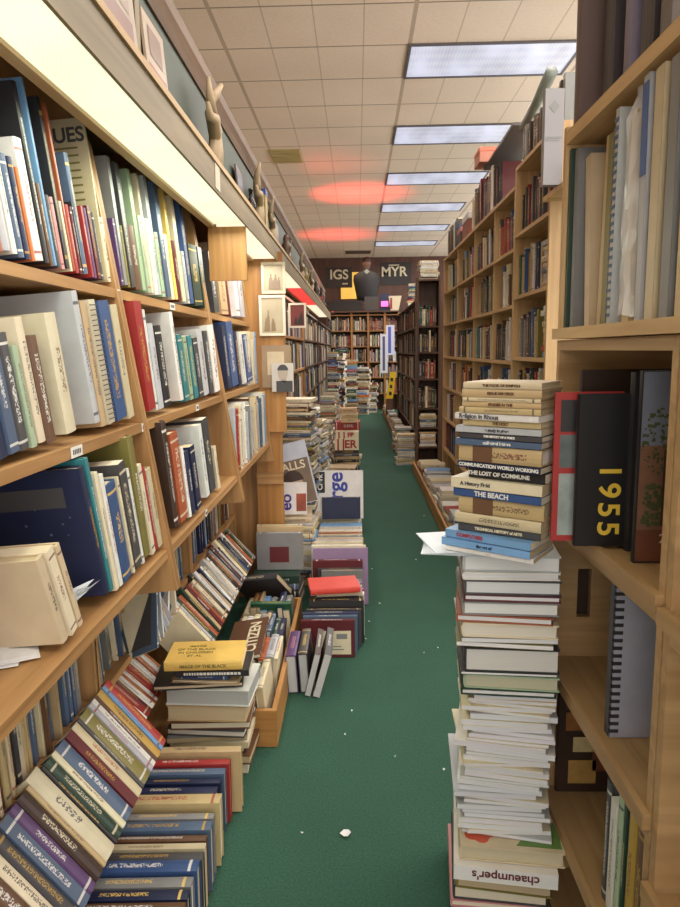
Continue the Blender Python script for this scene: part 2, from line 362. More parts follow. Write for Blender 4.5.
def tail_row(x0, x1, y, z, up, L, row, mix=MIX, t=(.012, .03), lean=0, jy=.01, cat='book', hero=0):
    """books on fore edges side by side across X, spines up, feet towards the viewer"""
    x = x0; l = math.radians(lean)
    while True:
        T = random.uniform(*t)
        if x+T > x1: break
        d = random.uniform(*up); ll = random.uniform(*L)
        book((x+T/2, y+random.uniform(0, jy), z+d), (math.sin(l), 0, -math.cos(l)), (0, 1, 0), T*.95, d, ll, pick(mix), row, zb=z+.001, cat=cat, hero=hero); x += T/math.cos(l)
def slant_book(Y, T, cn, row, alpha=48, xe=-.472, ze=.318, L=.20, d=.13, yaw=0, **k):
    """lies slanting down to the aisle with its spine facing up and out"""
    a = math.radians(alpha); yw = math.radians(yaw)
    Hd = Vector((-math.cos(a)*math.cos(yw), math.sin(yw), math.sin(a))).normalized(); Nn = Vector((math.sin(a), 0, math.cos(a)))
    return book((xe, Y, ze), -Nn, Hd, T*.95, d, L, cn, row, **k)
def slant_row(y0, y1, row, mix=MIX, t=(.014, .04), **k):
    y = y0
    while y < y1:
        T = random.uniform(*t); kk = dict(k); al = kk.pop('alpha', 49)+random.uniform(-1.5, 1.5)
        slant_book(y+T/2, T, pick(mix), row, alpha=al, L=random.uniform(.17, .205), d=random.uniform(.11, .135), **kk); y += T

# ================================================================== THE SETTING
def struct(name, mb, mt, **k): o = mb.build(name, mt); o['kind'] = 'structure'; return o
# carpet
m, nt, b_ = mat('green_carpet')
tc = N(nt, 'ShaderNodeTexCoord'); n1 = N(nt, 'ShaderNodeTexNoise'); n1.inputs['Scale'].default_value = 170; n1.inputs['Detail'].default_value = 3
n2 = N(nt, 'ShaderNodeTexNoise'); n2.inputs['Scale'].default_value = 3.5; n2.inputs['Detail'].default_value = 5
for q in (n1, n2): nt.links.new(tc.outputs['Object'], q.inputs['Vector'])
c1 = N(nt, 'ShaderNodeMix'); c1.data_type = 'RGBA'; c1.inputs[6].default_value = (*lin((20, 50, 40)), 1); c1.inputs[7].default_value = (*lin((54, 102, 82)), 1); nt.links.new(n1.outputs['Fac'], c1.inputs[0])
mr = N(nt, 'ShaderNodeMapRange'); mr.inputs['To Min'].default_value = .8; mr.inputs['To Max'].default_value = 1.2; nt.links.new(n2.outputs['Fac'], mr.inputs[0])
vm = N(nt, 'ShaderNodeVectorMath', operation='SCALE'); nt.links.new(c1.outputs[2], vm.inputs[0]); nt.links.new(mr.outputs[0], vm.inputs['Scale']); nt.links.new(vm.outputs[0], b_.inputs['Base Color'])
b_.inputs['Roughness'].default_value = .95; bp = N(nt, 'ShaderNodeBump'); bp.inputs['Strength'].default_value = .5; bp.inputs['Distance'].default_value = .004; nt.links.new(n1.outputs['Fac'], bp.inputs['Height']); nt.links.new(bp.outputs[0], b_.inputs['Normal'])
CARPET = m
# ceiling: grooved tiles .305 x .61 with a heavier runner at each fourth line
m, nt, b_ = mat('ceiling_tile')
tc = N(nt, 'ShaderNodeTexCoord'); sp = N(nt, 'ShaderNodeSeparateXYZ'); nt.links.new(tc.outputs['Object'], sp.inputs[0])
def groove(src, period, off, wd):
    f = math_n(nt, 'FRACT', math_n(nt, 'DIVIDE', math_n(nt, 'ADD', src, 50*period-off), period))
    return math_n(nt, 'LESS_THAN', math_n(nt, 'MINIMUM', f, math_n(nt, 'SUBTRACT', 1.0, f)), wd/period/2)
gx = groove(sp.outputs[0], .322, .39, .009); gX = groove(sp.outputs[0], 1.288, .39, .028); gy = groove(sp.outputs[1], .5833, 5.72, .014)
g = math_n(nt, 'MAXIMUM', math_n(nt, 'MULTIPLY', gx, .45), gy)
no = N(nt, 'ShaderNodeTexNoise'); no.inputs['Scale'].default_value = 40; no.inputs['Detail'].default_value = 6; nt.links.new(tc.outputs['Object'], no.inputs['Vector'])
n3 = N(nt, 'ShaderNodeTexNoise'); n3.inputs['Scale'].default_value = 1.3; nt.links.new(tc.outputs['Object'], n3.inputs['Vector'])
mr = N(nt, 'ShaderNodeMapRange'); mr.inputs['To Min'].default_value = .9; mr.inputs['To Max'].default_value = 1.08; nt.links.new(no.outputs['Fac'], mr.inputs[0])
mr2 = N(nt, 'ShaderNodeMapRange'); mr2.inputs['To Min'].default_value = .86; mr2.inputs['To Max'].default_value = 1.1; nt.links.new(n3.outputs['Fac'], mr2.inputs[0])
mx = N(nt, 'ShaderNodeMix'); mx.data_type = 'RGBA'; mx.inputs[6].default_value = (*lin((240, 225, 208)), 1); mx.inputs[7].default_value = (*lin((150, 132, 114)), 1); nt.links.new(g, mx.inputs[0])
mx2 = N(nt, 'ShaderNodeMix'); mx2.data_type = 'RGBA'; mx2.inputs[7].default_value = (*lin((196, 178, 158)), 1); nt.links.new(mx.outputs[2], mx2.inputs[6]); nt.links.new(gX, mx2.inputs[0])
vm = N(nt, 'ShaderNodeVectorMath', operation='SCALE'); nt.links.new(mx2.outputs[2], vm.inputs[0]); nt.links.new(math_n(nt, 'MULTIPLY', mr.outputs[0], mr2.outputs[0]), vm.inputs['Scale']); nt.links.new(vm.outputs[0], b_.inputs['Base Color'])
b_.inputs['Roughness'].default_value = .55
CEILM = m
YB, YE, XL, XR = -1.6, 16.2, -1.1, 3.2
struct('floor', boxm((XL, YB, -.1), (XR, YE+.1, 0)), CARPET)
struct('ceiling', boxm((XL, YB, CEIL), (XR, YE+.1, CEIL+.1)), CEILM)
struct('wall_left', boxm((XL-.1, YB, 0), (XL, YE+.1, CEIL)), plain('wall_paint', (168, 150, 124), .8))
q = MB(); q.box((XR, YB, 0), (XR+.1, YE+.1, .9))
for k in range(7): q.box((XR, YB+k*2.95, .9), (XR+.1, YB+k*2.95+.18, CEIL))  # unseen wall, opened above the low part to let world light onto the ceiling
struct('wall_right', q, MATS['wall_paint'])
struct('wall_back', boxm((XL, YE, 0), (XR, YE+.1, CEIL)), wood('back_panelling', (64, 36, 26), (92, 54, 38), 2, k=.6))

# ceiling light panels
m, nt, b_ = mat('prismatic_panel')
tc = N(nt, 'ShaderNodeTexCoord'); sp = N(nt, 'ShaderNodeSeparateXYZ'); nt.links.new(tc.outputs['Object'], sp.inputs[0])
cbx = N(nt, 'ShaderNodeCombineXYZ'); nt.links.new(math_n(nt, 'MULTIPLY', sp.outputs[0], 1.6), cbx.inputs[0]); nt.links.new(math_n(nt, 'MULTIPLY', sp.outputs[1], .5), cbx.inputs[1])
no = N(nt, 'ShaderNodeTexNoise'); no.inputs['Scale'].default_value = 3; no.inputs['Detail'].default_value = 2; nt.links.new(cbx.outputs[0], no.inputs['Vector'])
st = math_n(nt, 'SINE', math_n(nt, 'MULTIPLY', sp.outputs[0], 260.0)); st2 = math_n(nt, 'SINE', math_n(nt, 'MULTIPLY', sp.outputs[1], 48.0))
e = math_n(nt, 'ADD', math_n(nt, 'ADD', math_n(nt, 'MULTIPLY', no.outputs['Fac'], 1.0), .02), math_n(nt, 'ADD', math_n(nt, 'MULTIPLY', st, .05), math_n(nt, 'MULTIPLY', st2, .05)))
b_.inputs['Base Color'].default_value = (.5, .5, .55, 1); b_.inputs['Emission Color'].default_value = (.66, .74, .98, 1); nt.links.new(e, b_.inputs['Emission Strength']); b_.inputs['Roughness'].default_value = .3
PRISM = m
DARKTRIM = plain('panel_rim', (96, 92, 96), .5)
for i, py in enumerate(PANEL_Y):
    if py < 1.5: pass
    nth = ['behind the viewer', 'furthest behind', 'right overhead', 'above the near aisle', 'nearest the viewer', 'second from the viewer', 'third from the viewer', 'fourth from the viewer', 'at the far end of the row']
    t = empty('ceiling_light', (1.0, py, CEIL), 'blue-white ceiling light panel ' + ('nearest the viewer', 'x')[0], 'ceiling light', 'fluorescent panels in a row along the ceiling')
    vis = {3: 'largest blue-white ceiling light panel, nearest the viewer', 4: 'second blue-white ceiling light panel from the viewer, above the tall right bookcases', 5: 'third blue-white ceiling light panel from the viewer', 6: 'fourth pale ceiling light panel from the viewer', 7: 'fifth pale ceiling light panel from the viewer, just before the last', 8: 'last and smallest lavender ceiling light panel, beside the back wall'}
    t['label'] = vis.get(i, 'ceiling light panel over the near end of the aisle, above the camera')
    q = MB()
    for a, b in (((.385, py-.30, CEIL-.012), (1.615, py-.275, CEIL)), ((.385, py+.275, CEIL-.012), (1.615, py+.30, CEIL)), ((.385, py-.275, CEIL-.012), (.405, py+.275, CEIL)), ((1.595, py-.275, CEIL-.012), (1.615, py+.275, CEIL))): q.box(a, b)
    part('frame', q, DARKTRIM, t); part('diffuser', boxm((.405, py-.275, CEIL-.006), (1.595, py+.275, CEIL-.001)), PRISM, t)
def vent(c, sx, sy, mt, label):
    t = empty('ceiling_vent', (c[0], c[1], CEIL), label, 'vent')
    part('plate', boxm((c[0]-sx/2, c[1]-sy/2, CEIL-.012), (c[0]+sx/2, c[1]+sy/2, CEIL)), mt, t)
    q = MB()
    for k in range(5): q.box((c[0]-sx*.45, c[1]-sy*.4+k*sy*.18, CEIL-.02), (c[0]+sx*.45, c[1]-sy*.4+k*sy*.18+.02, CEIL-.012))
    part('louvre', q, mt, t)
v1 = at(286, 156, Z=CEIL); vent((v1.x, v1.y), .33, .5, plain('aged_cream_metal', (178, 164, 112), .5), 'yellowed square vent in the ceiling above the left display ledge')
v2 = at(358, 252, Z=CEIL); vent((v2.x, v2.y), .55, .4, plain('dark_vent_metal', (80, 66, 54), .5), 'dark vent in the ceiling close to the back wall')

# ================================================================== LEFT BOOKCASES
S1, S2, S3, S4, S5 = 1.385, 1.10, .815, .455, .05
def xf_of(z): return -.505 + (1.37-z)*.144 if z > .7 else -.61
BX = -.90
BAYS = [(-.35, .56), (.60, 1.46), (1.49, 2.36), (2.40, 3.27)]
where = ['in the bay beside the camera', 'in the nearest full bay', 'in the second bay', 'in the third bay']
def left_bookcase(i, y0, y1, label):
    t = empty('bookcase', (-.7, (y0+y1)/2, 0), label, 'bookcase', 'oak bookcases along the left wall')
    for yy in (y0-.018, y1):
        q = MB(); poly = [(BX, 0), (-.61, 0), (-.61, .7), (xf_of(.705)-.0, .72), (xf_of(1.68), 1.68), (-.56, 1.70), (-.58, 1.90), (BX, 1.90)]
        q.prism(poly, yy, yy+.018, axis=1); part('side_panel', q, OAK[2], t)
    for z in (S1, S2, S3, S4, S5):
        part('shelf', boxm((BX, y0, z-.02), (xf_of(z)-.001, y1, z)), OAK[1], t)
    part('back_panel', boxm((BX-.012, y0, 0), (BX, y1, 1.90)), OAK[2], t)
    return t
for i, (a, b) in enumerate(BAYS[:]):
    left_bookcase(i, a, b, ['oak bookcase at the left edge, nearest the camera', 'oak bookcase on the left holding the big navy album', 'oak bookcase on the left with the red-spined albums, second full bay', 'oak bookcase on the left ending at the post with framed pictures'][i])
# valance with light boxes
m, nt, b_ = mat('valance_diffuser')
tc = N(nt, 'ShaderNodeTexCoord'); sp = N(nt, 'ShaderNodeSeparateXYZ'); nt.links.new(tc.outputs['Object'], sp.inputs[0])
st = math_n(nt, 'MULTIPLY', math_n(nt, 'SINE', math_n(nt, 'MULTIPLY', sp.outputs[0], 900.0)), math_n(nt, 'SINE', math_n(nt, 'MULTIPLY', sp.outputs[1], 420.0)))
no = N(nt, 'ShaderNodeTexNoise'); no.inputs['Scale'].default_value = 4; nt.links.new(tc.outputs['Object'], no.inputs['Vector'])
e = math_n(nt, 'ADD', math_n(nt, 'MULTIPLY', st, .10), math_n(nt, 'ADD', .60, math_n(nt, 'MULTIPLY', no.outputs['Fac'], .55)))
b_.inputs['Base Color'].default_value = (.75, .78, .7, 1); b_.inputs['Emission Color'].default_value = (.93, 1, .72, 1); nt.links.new(e, b_.inputs['Emission Strength'])
VALDIF = m
WARMDIF = plain('warm_diffuser', (230, 226, 208), .4, emis=(255, 246, 214), estr=.9)
REDDIF = plain('red_diffuser', (220, 60, 60), .4, emis=(255, 60, 60), estr=.9)
XO, XI = -.372, -.478
segs = [(-.35, 1.44, VALDIF), (1.46, 2.38, VALDIF), (2.42, 3.27, WARMDIF), (3.32, 4.8, WARMDIF), (4.85, 6.6, REDDIF), (6.65, 9.0, WARMDIF)]
for i, (a, b, dm) in enumerate(segs):
    if i == 1: continue
    if i == 0: b = 2.38
    t = empty('valance_light', (-.42, (a+b)/2, VAL_Z), ['long greenish-white light box glowing under the near left valance', '', 'short warm light box under the valance beyond the grained wood panel', 'warm white light box under the valance past the framed pictures', 'red-tinted light box under the far part of the left valance', 'small white light box at the far end of the left valance'][i], 'light box', 'light boxes under the left valance')
    part('diffuser', boxm((XI, a, VAL_Z-.004), (XO, b, VAL_Z+.004)), dm, t)
    part('housing', boxm((XI-.012, a, VAL_Z+.006), (XO-.004, b, VAL_Z+.05)), plain('fixture_enamel', (210, 208, 190), .5), t)
    part('inner_rail', boxm((XI-.022, a, VAL_Z-.012), (XI, b, VAL_Z+.02)), PINE[1], t)
q = MB(); q.box((XI-.06, -.35, VAL_Z+.0), (XI-.024, 3.27, VAL_Z+.02))
t = empty('display_valance', (-.42, 3, 1.7), 'long brown wooden valance with display ledge running above the left bookcases', 'valance')
YV = 9.9
part('fascia', boxm((XO, -.35, VAL_Z-.012), (XO+.006, YV, VAL_Z+.072)), SOFW[1], t)
part('ledge', boxm((-.452, -.35, VAL_Z+.055), (XO, YV, VAL_Z+.075)), SOFW[1], t)
q = MB(); q.box((-.462, -.35, 1.72), (-.452, YV, 2.02)); part('back_board', q, plain('dark_green_board', (62, 74, 62), .55), t)
q = MB(); q.prism([(-.48, 2.005), (-.446, 2.005), (-.438, 2.025), (-.448, 2.04), (-.438, 2.06), (-.434, 2.085), (-.48, 2.085)], -.35, YV, axis=1); part('crown_moulding', q, wood('moulding_wood', (92, 66, 44), (124, 92, 62), 1), t)
part('soffit', boxm((BX-.012, -.35, 1.905), (-.464, YV, 1.92)), SOFW[1], t)
for yy in (.6, 1.48, 3.29, 4.82, 6.62):
    part('batten', boxm((-.4515, yy, 1.76), (-.44, yy+.03, 2.0)), SOFW[2], t)
part('edge_strip', boxm((XO+.0062, -.35, VAL_Z+.06), (XO+.011, YV, VAL_Z+.074)), PINE[1], t)
# posts under the valance
t = empty('wooden_partition', (-.44, 2.39, 1.4), 'grained oak panel standing between the two light boxes under the valance', 'panel')
part('board', boxm((-.50, 2.382, 1.49), (XO, 2.398, VAL_Z-.012)), REDW[2], t)
t = empty('support_post', (-.44, 3.30, .9), 'light oak end post carrying two framed pictures', 'post')
part('board', boxm((-.535, 3.289, .86), (-.345, 3.305, VAL_Z+.03)), REDW[2], t)
# framed pictures on that post
def picture(x0, x1, z0, z1, y, cols, label, matw=.012, framec=(196, 186, 160), name='framed_picture'):
    t = empty(name, ((x0+x1)/2, y, z0), label, 'picture', 'pictures hanging on the left posts')
    q = MB(); f = matw
    for a, b in (((x0, z0), (x1, z0+f)), ((x0, z1-f), (x1, z1)), ((x0, z0+f), (x0+f, z1-f)), ((x1-f, z0+f), (x1, z1-f))): q.box((a[0], y-.012, a[1]), (b[0], y, b[1]))
    part('frame', q, plain('frame_%s' % framec[0], framec, .5), t)
    part('backing', boxm((x0+f, y-.006, z0+f), (x1-f, y, z1-f)), plain('sepia_%d' % cols[0][0], cols[0], .6, var=.25, scale=14), t)
    q = MB(); r = random.Random(label); W_, H_ = x1-x0-2*f, z1-z0-2*f
    for k in range(5):
        cx = x0+f+W_*r.uniform(.2, .8); h = H_*r.uniform(.3, .62); wd = W_*r.uniform(.07, .14); zb = z0+f+H_*.06
        q.prism([(cx-wd, zb), (cx+wd, zb), (cx+wd*.7, zb+h*.72), (cx+wd*.35, zb+h*.78), (cx+wd*.35, zb+h), (cx-wd*.35, zb+h), (cx-wd*.35, zb+h*.78), (cx-wd*.7, zb+h*.72)], y-.0075-k*.0003, y-.0062, axis=1)
    part('print', q, plain('sepia_%d' % cols[1][0], cols[1], .6), t)
def pxrect(x0, y0, x1, y1, Y): a = at(x0, y1, Y=Y); b = at(x1, y0, Y=Y); return a.x, b.x, a.z, b.z
picture(*pxrect(262, 262, 285, 294, 3.28), 3.283, [(168, 156, 132), (132, 112, 94)], 'upper brown-toned framed print of standing figures on the light oak post')
picture(*pxrect(260, 295, 285, 336, 3.28), 3.283, [(176, 162, 136), (138, 116, 88)], 'lower pale framed print of robed figures on the light oak post', framec=(214, 206, 186))

# things on the display ledge
def ledge_pic(y0, y1, z1, cols, label, cat='poster'):
    t = empty(cat, (-.46, (y0+y1)/2, 1.757), label, cat, 'prints leaning on the display ledge')
    def P(y, z, o=0): return (-.425-(z-1.757)*.07+o, y, z)
    q = MB(); a, b, c, d = P(y0, 1.7575), P(y1, 1.7575), P(y1, z1), P(y0, z1); e = [(-.006+p[0], p[1], p[2]) for p in (a, b, c, d)]
    q.quad([a, b, c, d]); q.quad(e[::-1])
    for i in range(4): j = (i+1) % 4; q.quad([(a, b, c, d)[j], (a, b, c, d)[i], e[i], e[j]])
    part('sheet', q, plain('print_%d_%d' % cols[0][:2], cols[0], .4, var=.2, scale=9), t)
    for (u0, v0, u1, v1), c in cols[1:]:
        yy0, yy1 = y0+(y1-y0)*u0, y0+(y1-y0)*u1; za, zb = 1.7575+(z1-1.7575)*v0, 1.7575+(z1-1.7575)*v1
        q = MB(); q.quad([P(yy0, za, .001), P(yy1, za, .001), P(yy1, zb, .001), P(yy0, zb, .001)]); part('print', q, plain('print_%d_%d' % c[:2], c, .4, var=.2, scale=12), t)
ledge_pic(1.22, 1.46, 1.99, [(166, 150, 132), ((.1, .1, .9, .55), (132, 96, 88)), ((.15, .6, .85, .9), (150, 128, 116))], 'pinkish faded print in a plastic sleeve, leftmost on the display ledge')
ledge_pic(1.52, 1.68, 1.96, [(176, 156, 134), ((.08, .08, .92, .5), (150, 92, 80)), ((.2, .6, .8, .9), (128, 100, 84))], 'small print with a red lower half on the display ledge, beside the pinkish one')
ledge_pic(2.62, 2.76, 1.93, [(96, 78, 76), ((.1, .3, .9, .9), (66, 70, 88))], 'dark framed print with a bottle-shaped picture on the display ledge', 'picture')
ledge_pic(3.75, 4.0, 1.95, [(70, 58, 54), ((.12, .12, .88, .88), (110, 96, 84))], 'small brown framed print farther along the display ledge', 'picture')
ledge_pic(4.4, 4.7, 1.94, [(58, 48, 44), ((.12, .12, .88, .88), (96, 84, 72))], 'dark square print beyond the brown one on the display ledge', 'picture')
def antler(y, s, label, flip=1):
    q = MB(); pts = []
    base = Vector((-.405, y, 1.757))
    P = [(0, 0, 0), (.005, .01, .06), (.004, .02, .12), (-.005, .012, .17), (.004, .03*flip, .22), (.02, .06*flip, .26)]
    q.tube([base+Vector((a, b*s, c*s)) for a, b, c in P], [.026*s, .024*s, .021*s, .018*s, .014*s, .006*s], 8)
    q.tube([base+Vector((.004, .015*s, .10*s)), base+Vector((.012, -.03*s, .14*s)), base+Vector((.01, -.075*s, .13*s)), base+Vector((.01, -.10*s, .16*s))], [.018*s, .017*s, .013*s, .005*s], 8)
    q.tube([base+Vector((0, .012*s, .165*s)), base+Vector((.0, -.02*s, .21*s)), base+Vector((.0, -.03*s, .25*s))], [.015*s, .011*s, .004*s], 8)
    q.smooth = True
    solo('carved_branch', q, plain('driftwood', (176, 154, 122), .6, var=.2), (base.x, base.y, base.z), label, 'ornament', 'carved branches on the display ledge')
antler(2.05, 1.0, 'pale forked branch standing on the display ledge above the near light box')
antler(2.95, .95, 'pale forked branch standing on the ledge beyond the bottle picture', -1)
for k, yy in enumerate((3.4, 5.2, 6.3)):
    antler(yy, .8, ['third pale branch along the display ledge', 'dark-backed branch near the middle of the display ledge', 'farthest small branch on the display ledge'][k], -1)
# bottle
q = MB(); q.lathe([(.018, 0), (.018, .055), (.007, .075), (.007, .10), (.009, .10), (.009, .108)], (-.40, 2.72, 1.757), 12); q.smooth = True
solo('bottle', q, plain('dark_glass', (36, 22, 22), .15), (-.40, 2.72, 1.757), 'small dark bottle on the display ledge in front of the framed print', 'bottle')
t = empty('small_box', (-.40, 3.15, 1.757), 'little blue and yellow box on the display ledge', 'box')
part('carton', boxm((-.43, 3.12, 1.757), (-.395, 3.19, 1.93)), plain('carton_yellow', (168, 142, 70), .5), t); part('lid', boxm((-.432, 3.118, 1.93), (-.393, 3.192, 1.955)), plain('carton_blue', (50, 74, 140), .5), t)
part_ = MB(); part_.box((XO+.0062, 1.86, VAL_Z-.005), (XO+.0078, 1.92, VAL_Z+.058)); solo('shelf_label', part_, plain('label_paper', (214, 208, 184), .6), (XO+.0062, 1.89, VAL_Z-.005), 'small cream label stuck on the front of the valance', 'label')
# dark clutter on the far ledge: figures and masks
for k, (yy, hh, rr) in enumerate(((4.1, .16, .035), (5.6, .15, .03), (7.1, .18, .045), (8.2, .22, .05))):
    q = MB(); q.lathe([(rr, 0), (rr*1.1, hh*.1), (rr*.5, hh*.3), (rr*.9, hh*.5), (rr*.7, hh*.68), (rr*.35, hh*.74), (rr*.55, hh*.86), (rr*.3, hh)], (-.405, yy, 1.757), 14); q.smooth = True
    solo('figurine', q, plain('bronze_%d' % k, [(84, 60, 42), (130, 110, 60), (66, 48, 38), (58, 44, 36)][k], .45), (-.405, yy, 1.757), ['brown turned figurine on the ledge by the brown print', 'brass-coloured figurine halfway along the display ledge', 'dark figurine on the far part of the display ledge', 'tall dark figurine at the far end of the display ledge'][k], 'figurine', 'figurines on the display ledge')

# ================================================================== LEFT SHELF BOOKS
def blues(o, b):
    T, D, H = b['T'], b['D'], b['H']
    M = frame((-T/2-.0008, D*.20, H*.86), (0, -1, 0), (0, 0, 1))
    text_mesh('BLUES', .038, ink_mat('charcoal'), 'title_lettering', o, frame((-T/2-.0006, .055, H*.90), (0, -1, 0), (0, 0, 1)), bold=.001)
    q = MB()
    for k in range(15):
        zz = H*(.82-.045*k); q.box((-T/2-.0006, .02, zz), (-T/2-.0001, .02+.075*(.7+.3*math.sin(k*5)), zz+.0035))
    q.build('contents_lines', ink_mat('olive'), o)
R = 'on the top left shelf, near bay'
BL = {'front': blues, 'binding': 'paper', 'lean': 3, 'label': 'cream sheet-music magazine titled BLUES on the top left shelf'}
shelf_px([(-60, -40, 60, 'pale grey', .2), (-38, -12, 70, 'charcoal'), (-10, -2, 190, 'red'), (-1, 5, 105, 'tan', .2), (6, 10, 205, 'terracotta'), (11, 19, 66, 'pale grey', .22), (20, 25, 150, 'white', .2), (26, 32, 165, 'slate blue'), (33, 38, 168, 'navy'), (39, 42, 178, 'orange'), (43, 51, 152, 'white', .2),
          (52, 56, 98, 'black', .2), (57, 60, 193, 'brown'), (61, 63, 94, 'light blue', .2), (64, 67, 205, 'charcoal'), (68, 71, 208, 'pink'), (72, 75, 112, 'black', .2), (76, 78, 213, 'cream'), (79, 81, 118, 'terracotta', .2), (82, 85, 214, 'red'), (86, 88, 216, 'maroon'), (88.5, 89.5, 210, 'black'), (90, 94, 165, 'slate blue', .2), (97, 99, 214, 'red'), (100, 102, 216, 'purple'), (103, 106, 214, 'maroon'), (107, 109, 220, 'charcoal'), (111.5, 113, 128, 'beige', .2, BL), (114, 118, 225, 'cream')],
         xf_of(S1), S1, R, lean=6, dflt_D=.16)
shelf_px([(126, 128, 225, 'purple'), (129, 132, 166, 'grey', .2), (133, 135, 232, 'olive'), (136, 140, 172, 'charcoal', .2), (141, 147, 232, 'brown'), (148, 151, 178, 'pale green', .2), (152, 155, 222, 'pale green'), (156, 158, 182, 'cream', .2), (159, 162, 225, 'white'), (163, 166, 184, 'pale grey', .2), (167, 170, 238, 'pale green'), (171, 175, 190, 'slate blue', .2), (176, 179, 240, 'cream'), (180, 182, 196, 'yellow', .2), (183, 186, 246, 'maroon'), (187, 190, 203, 'cream', .2), (191, 193, 256, 'pale grey'), (194, 197, 207, 'blue', .2), (198, 206, 250, 'dark green'), (207, 211, 252, 'dark green')],
         xf_of(S1), S1, 'on the top left shelf, second bay', lean=4, dflt_D=.16)
# third bay: white folders
shelf_px([(217, 222, 255, 'charcoal'), (224, 231, 262, 'tan'), (232, 234, 262, 'maroon'), (240, 243, 246, 'white', .26, {'H': 1} if 0 else {}), (244, 248, 248, 'pale grey', .26), (250, 252, 252, 'pale green'), (253, 256, 285, 'black')], xf_of(S1), S1, 'on the top left shelf, third bay', lean=2, dflt_D=.10)
# shelf 2
def coilbook(o, b):
    T, D, H = b['T'], b['D'], b['H']; q = MB(); n = int(H/.0095)
    for k in range(n):
        z = .01+k*(H-.02)/(n-1); q.tube([(T*.5*math.cos(a), -.0015-.0035*math.sin(a), z) for a in [j*math.pi/5 for j in range(6)]], .0010, 5)
    q.build('wire_binding', plain('dark_wire', (70, 62, 52), .4, metal=.5), o)
shelf_px([(-95, -75, 300, 'brown'), (-72, -50, 310, 'cream'), (-48, -25, 300, 'maroon'), (-22, 0, 340, 'navy'), (1, 17, 346, 'navy', .12), (18, 27, 348, 'slate blue'), (28, 38, 344, 'charcoal'), (40, 45, 356, 'pale green'), (47, 54, 330, 'cream', .24), (55, 64, 345, 'brown', .17, {'binding': 'hard'}), (74, 84, 326, 'cream', .26), (102, 107, 306, 'pale grey', .33, {'lean': 7, 'label': 'big pale grey record album in a clear sleeve on the middle left shelf'}),
          (108, 113, 310, 'tan'), (114, 120, 309, 'cream', .2, {'front': coilbook, 'binding': 'paper', 'ink': 'cream', 'label': 'cream wire-bound notebook on the second left shelf, near bay'}), (122, 132, 311, 'blue', .22), (133, 139, 313, 'beige')], xf_of(S2), S2, 'on the second left shelf, near bay', lean=6)
shelf_px([(153, 160, 310, 'red', .24), (161, 163, 316, 'white'), (164, 169, 330, 'pale grey'), (170, 176, 332, 'black'), (185, 188, 320, 'white', .28), (189, 193, 340, 'teal'), (194, 197, 342, 'pale green'), (198, 202, 341, 'teal'), (203, 207, 343, 'charcoal'), (208, 213, 334, 'pale grey'), (214, 218, 336, 'charcoal'), (219, 224, 330, 'white')],
         xf_of(S2), S2, 'on the second left shelf, second bay', lean=4)
shelf_px([(231, 234, 330, 'navy'), (235, 241, 326, 'blue'), (242, 245, 335, 'navy'), (246, 249, 336, 'white'), (250, 255, 338, 'blue'), (256, 260, 340, 'tan'), (260, 264, 345, 'maroon')], xf_of(S2), S2, 'on the second left shelf, third bay', lean=3)
# shelf 3
shelf_px([(-200, -150, 560, 'maroon'), (-140, -100, 560, 'cream'), (70, 76, 560, 'beige', .19, {'lean': 16}), (78, 84, 552, 'cream', .19, {'lean': 16}), (86, 90, 548, 'beige', .2, {'lean': 16})], xf_of(S3), S3, 'on the third left shelf, leaning in a group', lean=10)
def stars(o, b):
    q = MB(); T, D, H = b['T'], b['D'], b['H']; r = random.Random(3)
    for k in range(26):
        y, z, s = r.uniform(.03, D-.03), r.uniform(.03, H-.06), r.uniform(.001, .002); q.box((-T/2-.0006, y-s, z-s), (-T/2-.0001, y+s, z+s))
    q.build('star_dots', ink_mat('slate blue'), o)
    boxm((-T/2-.0006, .035, H-.065), (-T/2-.0001, D-.03, H-.03)).build('title_strip', ink_mat('charcoal'), o)
shelf_px([(112, 116, 478, 'navy', .33, {'front': stars, 'label': 'big dark navy album with faint stars facing out on the third left shelf', 'binding': 'hard', 'inset': .0, 'lean': 9}), (117, 120, 468, 'teal', .30, {'lean': 8, 'label': 'teal-edged album right behind the big navy one'}), (122, 125, 478, 'cream'), (126, 129, 480, 'white'), (130, 138, 488, 'blue', .17), (139, 140.5, 482, 'cream'), (141, 147, 470, 'charcoal', .24), (148, 150, 474, 'white'), (151, 156, 446, 'olive', .30, {'lean': 4}), (157, 160, 470, 'cream'), (161, 163, 472, 'red'), (164, 168, 474, 'beige')],
         xf_of(S3), S3, 'on the third left shelf, near bay', lean=7, dflt_D=.19)
shelf_px([(180, 184, 430, 'dark brown', .3, {'label': 'big dark brown album at the start of the third left shelf, second bay'}), (186, 193, 440, 'terracotta', .26, {'label': 'orange-brown album beside the dark brown one, third left shelf'}), (194, 196, 452, 'white'), (197, 200, 455, 'navy'), (201, 205, 450, 'navy'), (210, 213, 432, 'white', .3), (214, 219, 426, 'charcoal', .3), (222, 224, 450, 'cream')],
         xf_of(S3), S3, 'on the third left shelf, second bay', lean=3, dflt_D=.16)
shelf_run('L', xf_of(S3), S3, 2.42, 3.24, .25, 'on the third left shelf, third bay', PALE, lean=3, hmin=.19)
shelf_run('L', xf_of(S2), S2, 3.0, 3.24, .24, 'on the second left shelf, end of third bay', PALE, lean=3, hmin=.19)
